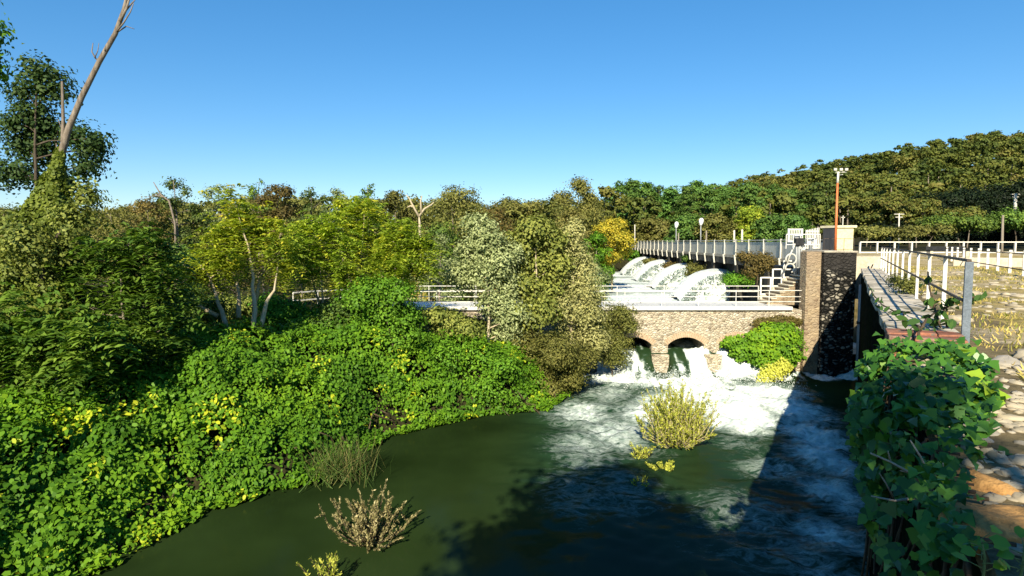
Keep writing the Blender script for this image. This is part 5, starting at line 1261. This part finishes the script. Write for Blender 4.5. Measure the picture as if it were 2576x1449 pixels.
# dry vine over the coping and its dark dried leaves
t = thing('dry_vine', wl(13, .5, 0), 'dark dried vine with withered leaves trailing over the coping and railing', 'vine')
mb = MB(); P, N = [], []
for pth in ([(10.2, .25, .16), (11, .32, .2), (12, .18, .16), (13, .25, .22), (14.2, .15, .12), (16, .03, .08), (19, -.04, .06), (24, -.06, .05)],
            [(12.4, .75, .05), (13, .72, .3), (13.8, .7, .62), (14.6, .74, .9)], [(12, .8, .1), (12.4, .78, .35), (12.2, .95, .55), (11.9, 1.15, .62)], [(11, .35, .15), (12, .5, .2), (12.8, .75, .3)]):
    mb.tube([wl(*p) for p in pth], [.022, .02]+[.015]*(len(pth)-2), 5)
    for k in range(len(pth)-1):
        for _ in range(9 if pth[0][0] > 11.5 else 4):
            f = rng.random(); a_, c_ = Vector(wl(*pth[k])), Vector(wl(*pth[k+1])); P.append(a_.lerp(c_, f)+Vector(rng.normal(size=3))*.06); N.append(rng.normal(size=3))
mb.build('stem', M['vine_stem'], t)
P, N = np.array(P), np.array(N)
link('leaves', leaf_mesh('leaves', P, N, rng.uniform(.12, .22, len(P)), rng.uniform(.07, .13, len(P)), rng.random(len(P))*.3, rng, None, OV, .3), M['dark_leaf'], t)
# cobbles and grass on the stony strip
V, Fc = [], []; mb = MB(); r = np.random.default_rng(44)
base = []
nU, nV = 9, 6
for a in range(nV+1):
    for b_ in range(nU):
        th, ph = math.pi*a/nV, 2*math.pi*b_/nU; base.append((math.sin(th)*math.cos(ph), math.sin(th)*math.sin(ph), math.cos(th)))
base = np.array(base); fc = [(a*nU+b_, a*nU+(b_+1) % nU, (a+1)*nU+(b_+1) % nU, (a+1)*nU+b_) for a in range(nV) for b_ in range(nU)]
nst = 2300
S_ = 1.5+r.random(nst)**1.6*38; T_ = 1.15+r.random(nst)*np.minimum(14, 2+S_*.5)
near_m = S_ < 9; T_[near_m] = .12+r.random(near_m.sum())**1.5*4.5; S_[:800] = 2.4+r.random(800)*7; T_[:800] = .08+r.random(800)*1.9
gx_, gy_ = W0.x+WD.x*S_+WN.x*T_, WD.y*S_+WN.y*T_; gzz = np.where(T_ < 1.95, -.028, gz(gx_, gy_))
okm = (fbm(gx_*.5, gy_*.5, seed=88) < .56) | near_m
allV, allF = [], []; o = 0
for x, y, z in zip(gx_[okm], gy_[okm], gzz[okm]):
    k = r.uniform(.025, .085) if y < 7.5 else r.uniform(.04, .12) if r.random() < .9 else r.uniform(.12, .22); an = r.uniform(0, 3.14)
    sc_ = np.array([k*r.uniform(.9, 1.5), k*r.uniform(.7, 1.1), k*r.uniform(.3, .5)]); v = base*(1+.18*r.normal(size=(len(base), 1)))*sc_
    ca, sa = math.cos(an), math.sin(an); v = np.stack([v[:, 0]*ca-v[:, 1]*sa+x, v[:, 0]*sa+v[:, 1]*ca+y, v[:, 2]+z+k*.08], 1)
    allV.append(v); allF += [tuple(i+o for i in f_) for f_ in fc]; o += len(v)
mb.add(np.concatenate(allV).tolist(), allF, True)
tag(mb.build('cobbles', M['cobble']), 'rounded pale river stones strewn over the ground behind the railing', 'stones', kind='stuff')
ng = 46000
S_ = 2+r.random(ng)**1.4*45; T_ = 1.05+r.random(ng)*np.minimum(15, 1.5+S_*.45)
gx_, gy_ = W0.x+WD.x*S_+WN.x*T_, WD.y*S_+WN.y*T_
kk = (fbm(gx_*.5, gy_*.5, seed=88) > .50) | ((T_ > 5.2) & (r.random(ng) < .8) & (fbm(gx_*.4, gy_*.4, seed=89) > .45)); kk &= (S_ > 6) & ((S_ > 15) | (r.random(ng) < .35))
blades('grass', 'dry yellow and green grass tufts between the stones of the bank', 'grass', np.stack([gx_, gy_, gz(gx_, gy_)-.02], 1)[kk], .13, .02, 'grass', 45, .45, 'stuff')
for i, (s0, t0, hw, lab) in enumerate([(21, 1.15, .5, 'low olive plant on the coping under the bank railing'), (25, 1.1, .45, 'low olive plant farther along the bank railing foot'), (22, 6.6, 1.0, 'green weedy shrub at the foot of the parallel railing, right edge'), (27, 6.4, .8, 'smaller green weedy shrub farther along the parallel railing')]):
    p = wl(s0, t0-.25 if i < 2 else t0, 0); rr = np.random.default_rng(700+i)
    make_tree('weed', lab, 'plant', p, [(rr.normal()*hw*.5, rr.normal()*hw*.5, hw*.35, hw*.6, hw*.6, hw*.4) for _ in range(5)], M['olive_leaf'], M['vine_stem'], 700+i, tr=.015, ncl=60, per=22, cr=.18, leaf=(.07, .045), shell=2.5)
# ================================================================== trees behind and beside the camera: they throw the shade on the water and the near bank
t1 = None
for i, (x, y, H, Rr, h0) in enumerate([(-1.5, -4.4, 9.9, 2.9, 5.4), (-4.4, -8.0, 9.4, 2.2, 5.2), (-1.9, -10.5, 13.3, 3.0, 7.5)]):
    make_tree('bank_tree', ['broad leafy tree just behind the viewer, out of the picture', 'slim leafy tree behind the viewer to the left, out of the picture', 'tall leafy tree farther behind the viewer, out of the picture'][i], 'tree', Vector((x, y, 0)), lobes_for('round', H, Rr, np.random.default_rng(40+i), h0), M['dark_leaf'], M['bark_dark'], 800+i, tr=.2, ncl=(130, 45, 220)[i], per=30, cr=.6, leaf=(.32, .24), shell=1.8)
